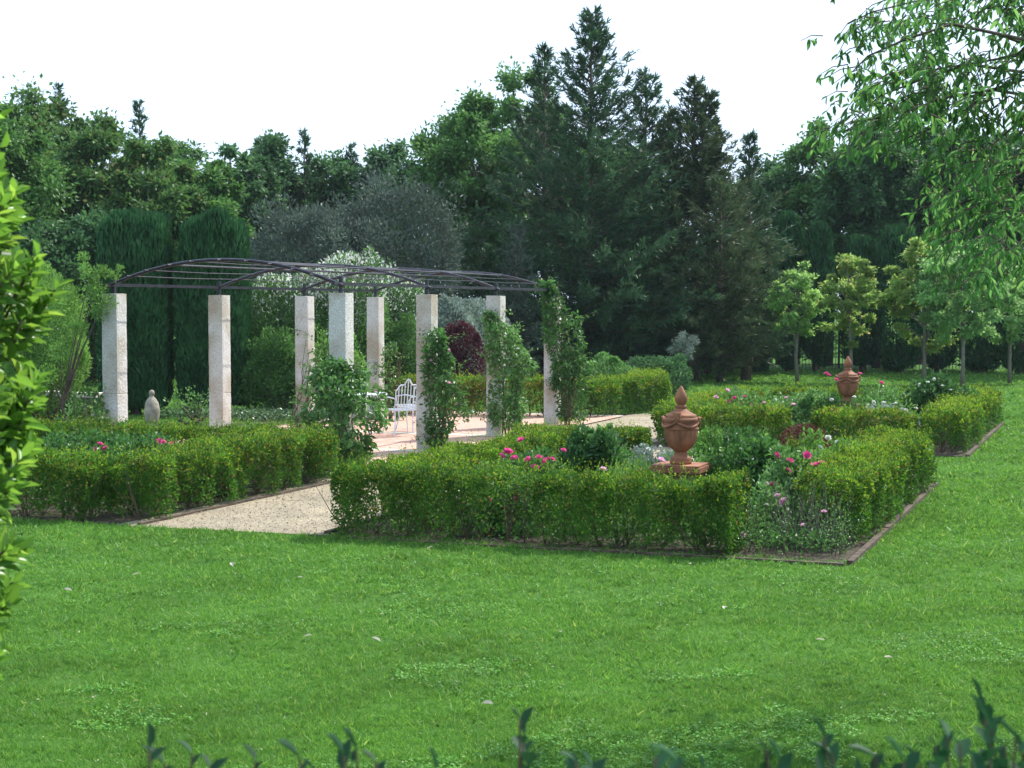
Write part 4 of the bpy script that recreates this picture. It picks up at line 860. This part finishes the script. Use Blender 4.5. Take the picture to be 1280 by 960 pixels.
# dark row under them
labs = ['leftmost dark column cypress by the silver sapling', 'dark column cypress right of the forked trunk', 'dark column cypress left of the first sapling', 'dark column cypress behind the first sapling', 'dark column cypress behind the second sapling',
        'dark column cypress behind the farther urn', 'dark column cypress behind the orange tinged tree', 'dark column cypress left of the largest young tree', 'dark column cypress right of the largest young tree', 'rightmost dark column cypress at the frame edge']
for i, (px, d, hh, rr) in enumerate(((885, 57, 3.6, .55), (912, 58, 4.2, .5), (946, 57.5, 4.6, .6), (985, 58.5, 5.6, .5), (1020, 58, 5.0, .55), (1078, 58, 4.6, .7), (1125, 57, 4.8, .75), (1172, 58, 4.8, .7), (1228, 57, 5.0, .8), (1275, 56, 5.2, .8))):
    column(D(px, 470, d), hh, rr, labs[i], n=6500)
for px, d, r_, h_, lb in ((620, 55, 2.2, 2.2, 'dark undergrowth bush behind the third front pillar'), (820, 57, 2.0, 1.6, 'dark undergrowth bush under the right conifers'), (480, 54, 2.2, 2.4, 'dark undergrowth bush behind the white flowering shrubs'), (300, 54, 2.2, 2.6, 'dark undergrowth bush behind the right clipped cypress'), (130, 50, 2.4, 2.6, 'dark undergrowth bush behind the left clipped cypress'), (10, 44, 2.0, 2.4, 'dark undergrowth bush at the far left')):
    shrub(D(px, 470, d), (r_, 1.0, h_*.55), h_*.5, lb, M_broad2, 9000, .14, 'dark_bush', 'shrub', 'dark undergrowth bushes', clumps=16)
# young trees
St = lambda px, py, d, H_, cr, lb, mt, sd, **k: broad_tree(D(px, py, d), H_, cr, lb, mt, sd, group='young trees on the back lawn', name='young_tree', trunk=.055, bark=M_barkp, **k)
St(997, 475, 50, 3.75, 1.0, 'young bright green tree left of the farther urn', M_sap, 51, nclump=64, per=170, ls=.11, base=.34, crs=.21, limbs=16, flat=.5)
St(1062, 475, 49, 4.0, .95, 'young yellow green tree straight behind the farther urn', M_sapor, 52, nclump=64, per=150, ls=.11, base=.28, crs=.21, limbs=16, flat=.4)
St(1155, 482, 48, 4.7, 1.25, 'young tree with orange tinged leaves and a leaning pale trunk', M_sapor, 53, nclump=90, per=190, ls=.11, base=.2, crs=.19, limbs=20, flat=.45)
St(1203, 487, 46.5, 4.3, 1.5, 'largest young tree, rounded grey green crown at the right', M_sapg, 54, nclump=110, per=230, ls=.10, base=.28, crs=.18, limbs=20, flat=.6)
St(1262, 487, 49, 3.6, .9, 'young tree half behind the largest one at the right frame edge', M_sapg, 56, nclump=50, per=160, ls=.11, base=.3, crs=.22, limbs=12, flat=.5)
broad_tree(D(855, 480, 47), 1.75, .42, 'small silver leaved sapling in front of the dark conifers', M_silver, 55, nclump=22, per=120, ls=.07, name='silver_sapling', trunk=.05, base=.25, crs=.34, limbs=10, wr=.3)
# bare dark trunks under the conifers
for px, py, d, lb in ((865, 478, 50, 'dark bare trunk behind the silver sapling'), (932, 476, 51, 'dark forked trunk on the back lawn right of the big conifers')):
    c = D(px, py, d); c[2] = 0; t = thing('tree_stump_trunk', lb, 'tree trunk', c, 'dark trunks at the back'); b = MB()
    tube(b, [c, c+np.array([.03, 0, .7]), c+np.array([-.05, 0, 1.9])], [.17, .13, .1], 9); tube(b, [c+np.array([.06, 0, .02]), c+np.array([.14, 0, .8]), c+np.array([.25, 0, 1.9])], [.11, .09, .07], 8); b.build('trunk', M_bark, t, True)
    f = MB(); blob(f, c+np.array([.05, 0, 2.2]), (.7, .6, .6), 2600, .2, .22, la=.3, depth=.7, T=SPRAY); f.build('crown', M_con, t)
# fence
t = thing('railing_fence', 'dark vertical bar railing glimpsed behind the trunks of the back trees', 'fence', (14, 61, 0)); b = MB()
for x in np.arange(4, 26, .125): obox(b, (x, 61, 0), .02, .02, 1.75, z0=0)
b.build('bars', M_iron, t)
for z in (.15, 1.6):
    b = MB(); obox(b, (15, 61, 0), 22, .04, .04, z0=z); b.build('rail', M_iron, t)
for x in np.arange(4, 26.1, 2.75):
    b = MB(); obox(b, (x, 61.06, 0), .07, .07, 1.9, z0=0); b.build('post', M_iron, t)
# sunlit shrubs beyond the fence
for i, (x, r_, h_) in enumerate(((12, 3, 1.9), (18, 3.5, 2.1), (24, 3, 2.0), (6, 3, 1.8))):
    shrub((x, 76), (r_, 2, h_), .6, ['sunlit pale green thicket beyond the railing, middle', 'sunlit pale green thicket beyond the railing, right of middle', 'sunlit pale green thicket beyond the railing, far right', 'sunlit pale green thicket beyond the railing, left'][i], M_lime, 7000, .22, 'thicket', 'shrub', 'sunlit thickets beyond the railing')

# ------------------------------------------------------------------ foreground shrub at left
c = np.array([-1.68, 4.0, 0]); t = thing('glossy_shrub', 'glossy bright green laurel like shrub cut by the left frame edge', 'shrub', c); f = MB(); s = MB()
cen = np.array([-1.67, 4.0, 2.2]); rr = np.array([.49, .45, 1.12])
k = 1000; d = rvec(k); d = d[(d[:, 0] > -.5)]; Q = cen+d*rr*(.9+.12*lump(cen+d*rr, 5)+.08*rng.random(len(d)))[:, None]*(.86+.16*rng.random(len(d)))[:, None]
d2 = rvec(160); Q = np.vstack([Q, np.array([-1.72, 4.0, 1.0])+d2*np.array([.36, .36, .9])]); d = np.vstack([d, d2])
for q, o in zip(Q, d):
    ax = nrm(o*.8+np.array([0, 0, .95])+rng.normal(size=3)*.25); st = q-ax*.13
    tube(s, [cen*np.array([1, 1, 0])+np.array([0, 0, max(.2, q[2]-.5)]), (st+q)/2-o*.1, st, q], [.008, .005, .004, .003], 4, cap=False)
    n = 15; ph = np.arange(n)*2.4+rng.random()*6; e1 = nrm(np.cross(ax, [.3, .2, 1])); e2 = np.cross(ax, e1)
    rad = e1*np.cos(ph)[:, None]+e2*np.sin(ph)[:, None]; tt = np.linspace(0, 1, n)
    P = st+ax*(tt*.14)[:, None]; A_ = rad*(1.1-.55*tt)[:, None]+ax*(.5+.5*tt)[:, None]+rng.normal(size=(n, 3))*.12
    leaves(f, P, A_, ax-rad*.3, (.075-.025*tt)*(.8+.35*rng.random(n)), .44, LEAF6)
blob(f, cen, rr*.85, 2600, .07, .45, T=LEAF6, depth=.8, cut=lambda P: P[:, 0] < 9)
f.build('foliage', M_laurel, t, True); tube(s, [c, c+np.array([0, 0, 1.2]), c+np.array([.02, 0, 2.6])], [.04, .03, .01], 7); s.build('stems', M_stem, t)
# foreground hedge tips at the bottom
c = np.array([.2, 1.95, 0]); t = thing('foreground_shrub', 'blurred dark leafy shoot tips poking up along the bottom edge of the picture', 'shrub', c); f = MB(); s = MB()
tips = [(185, 930), (205, 948), (240, 935), (262, 952), (320, 945), (375, 940), (392, 955), (430, 938), (445, 930), (470, 945), (545, 955), (650, 892), (655, 915), (720, 945), (740, 955), (820, 938), (850, 950), (880, 958), (958, 930), (975, 945), (1030, 915), (1040, 935), (1095, 940),
        (1130, 945), (1150, 950), (1170, 925), (1185, 915), (1200, 925), (1225, 868), (1232, 890), (1240, 905), (1255, 925), (1270, 915), (1278, 935), (1215, 940), (1110, 955)]
for i in range(150): tips.append((rng.uniform(-60, 1340), rng.uniform(975, 1090)))
for x, y in tips:
    dd = 1.75+rng.random()*.5; q = D(x, y+7, dd); b0 = q+np.array([rng.normal()*.03, rng.normal()*.03, -.34]); tube(s, [b0, (b0+q)/2, q], [.003, .0025, .0015], 5, cap=False)
    n = 18; ph = np.arange(n)*2.4; tt = np.linspace(0, 1, n); b0[:2] += rng.normal(size=2)*.06; rad = np.stack([np.cos(ph), np.sin(ph), np.zeros(n)], 1)
    P = b0+(q-b0)*(.05+.95*tt)[:, None]; leaves(f, P, rad*(1.25-.8*tt)[:, None]+np.array([0, 0, .8])+rng.normal(size=(n, 3))*.2, rad*-.5+np.array([0, 0, .8]), .033*(.55+.7*rng.random(n)), .6, LEAF6)
blob(f, (.2, 2.0, 1.0), (1.15, .4, .56), 9000, .035, .45, T=LEAF6, depth=.3, sq=4)
for i in range(14):
    x = -.9+i*.16; tube(s, [(x, 2.0, 0), (x+.03, 2.0, .7), (x, 2.0, 1.4)], [.012, .008, .004], 5)
f.build('foliage', M_fore, t, True); s.build('stems', M_stem, t)
# ------------------------------------------------------------------ overhanging tree, top right
c = np.array([4.7, 10.0, 0]); t = thing('overhanging_tree', 'leafy tree at the right whose drooping branches hang into the top right corner', 'tree', c); f = MB(); b = MB()
tube(b, [c, c+np.array([-.1, 0, 1.5]), c+np.array([0, 0, 3.0]), c+np.array([.1, .1, 5.5])], [.2, .17, .14, .06], 10)
br = [[(1300, 62), (1245, 42), (1190, 30), (1120, 28), (1075, 45)], [(1310, 90), (1240, 112), (1190, 120), (1130, 140), (1085, 150), (1052, 165)], [(1310, 0), (1240, -20), (1150, 0), (1090, 15), (1060, 30)],
      [(1310, 130), (1265, 160), (1235, 185), (1200, 190), (1165, 180)], [(1320, 200), (1280, 215), (1240, 240), (1200, 255), (1180, 270)], [(1330, 250), (1290, 270), (1255, 290), (1245, 310)], [(1310, 30), (1270, 70), (1210, 80), (1150, 90), (1110, 110)],
      [(1320, -10), (1260, -30), (1200, -20), (1140, -30)], [(1320, 160), (1290, 180), (1270, 215), (1215, 225)], [(1330, 110), (1300, 140), (1262, 120), (1220, 150)], [(1330, 290), (1300, 300), (1285, 320)], [(1330, 60), (1290, 100), (1255, 85)], [(1340, 240), (1300, 240), (1262, 262), (1225, 270)], [(1320, 20), (1285, 15), (1230, 10), (1180, 55), (1140, 60)], [(1210, 80), (1150, 100), (1100, 120), (1065, 150)], [(1190, 30), (1130, 50), (1085, 70), (1060, 95)], [(1240, 112), (1190, 150), (1140, 170), (1120, 180)]]
def hang_twig(q, n, L, spread):
    dr = nrm(np.array([rng.normal()*.7-.35, rng.normal()*.5, -.55])); e = q+dr*L; tube(b, [q, (q+e)/2+np.array([0, 0, .02]), e], [.004, .003, .0015], 4, cap=False)
    tt = rng.random(n); P = q+(e-q)*tt[:, None]; sd_ = rvec(n); leaves(f, P, sd_*.75+np.array([0, 0, -.55])+dr*.4, rvec(n)*.5+np.array([0, 0, .8]), (.072*(.65+.5*rng.random(n))), .34, LEAF6)
for j, pl in enumerate(br):
    dd = 9.2+rng.random()*1.2; pts = np.array([D(x, y, dd+.3*rng.normal()) for x, y in pl])
    full = np.vstack([[c[0]-.05, c[1], min(3.6, pts[0][2]-.3)], pts]); tube(b, full, np.linspace(.012, .003, len(full)), 6, cap=False)
    for a_, b2 in zip(pts[:-1], pts[1:]):
        m_ = int(np.linalg.norm(b2-a_)/.042)
        for i in range(m_):
            q = a_+(b2-a_)*rng.random()+rng.normal(size=3)*np.array([.08, .18, .09]); hang_twig(q, 7, .10+.13*rng.random(), .1)
for (xa, xb, ya, yb, cnt) in ((1170, 1340, 170, 330, 110), (1130, 1330, -30, 60, 35), (1055, 1170, 70, 165, 60), (1215, 1330, 290, 345, 60)):
    for i in range(cnt):
        q = D(rng.uniform(xa, xb), rng.uniform(ya, yb), 9.6+rng.normal()*.7)
        if lump(q[None], 7.)[0] > -.35: hang_twig(q, 8, .12+.14*rng.random(), .1)
for i in range(90):                                # the rest of the crown, mostly out of frame
    q = c+np.array([rng.normal()*1.0+.2, rng.normal()*1.2, 3.6+abs(rng.normal())*1.1])
    if q[0]/q[1] < .33 and q[2] < 4.6: continue
    hang_twig(q, 12, .25, .1)
f.build('crown', M_hang, t); b.build('trunk', M_bark, t, True)

# ------------------------------------------------------------------ fallen leaves on the lawn
fl = MB(); leaves(fl, np.array([[-.03, 0, .0]]), np.array([[1., 0, .25]]), np.array([[0, .3, 1.]]), .065, .5, LEAF6)
fm = fl.mesh('fallen_leaf', M_barkp); fm2 = fm.copy(); fm2.materials[0] = leafmat('dry_leaf', (.45, .42, .33), (.5, .46, .36), trans=.2); fm.materials[0] = fm2.materials[0]
for i, (x, y) in enumerate(((537, 685), (85, 738), (170, 718), (118, 872), (375, 722), (385, 795), (700, 790), (862, 705), (610, 880), (1110, 822), (290, 706), (1025, 800), (470, 800), (905, 760))):
    o = bpy.data.objects.new('fallen_leaf', fm); COL.objects.link(o); p = W(x, y, .035); o.location = tuple(float(v) for v in p); o.rotation_euler = (rng.normal()*.2, rng.normal()*.2, rng.random()*6.28); o.scale = (.7+.5*rng.random(),)*3
    tag(o, 'small pale dry leaf lying on the open lawn', 'fallen leaf', 'dry leaves fallen on the lawn')
for o in bpy.data.objects:
    if '_loc' in o: del o['_loc']

# ------------------------------------------------------------------ thin humid air
hb = MB(); x0, x1, y0, y1, z0, z1 = -352, 352, -42, 702, -1, 14.5
hb.add([(x0, y0, z0), (x1, y0, z0), (x1, y1, z0), (x0, y1, z0), (x0, y0, z1), (x1, y0, z1), (x1, y1, z1), (x0, y1, z1)], [(0, 3, 2, 1), (4, 5, 6, 7), (0, 1, 5, 4), (1, 2, 6, 5), (2, 3, 7, 6), (3, 0, 4, 7)])
hm = bpy.data.materials.new('haze'); hm.use_nodes = True; hn = hm.node_tree; hn.nodes.remove(hn.nodes['Principled BSDF'])
pv = hn.nodes.new('ShaderNodeVolumePrincipled'); pv.inputs['Color'].default_value = (.80, .9, 1, 1); pv.inputs['Density'].default_value = .00022
hn.links.new(pv.outputs[0], hn.nodes['Material Output'].inputs['Volume']); ho = hb.build('haze', hm); tag(ho, kind='stuff', label='thin pale air haze over the whole garden', cat='haze')
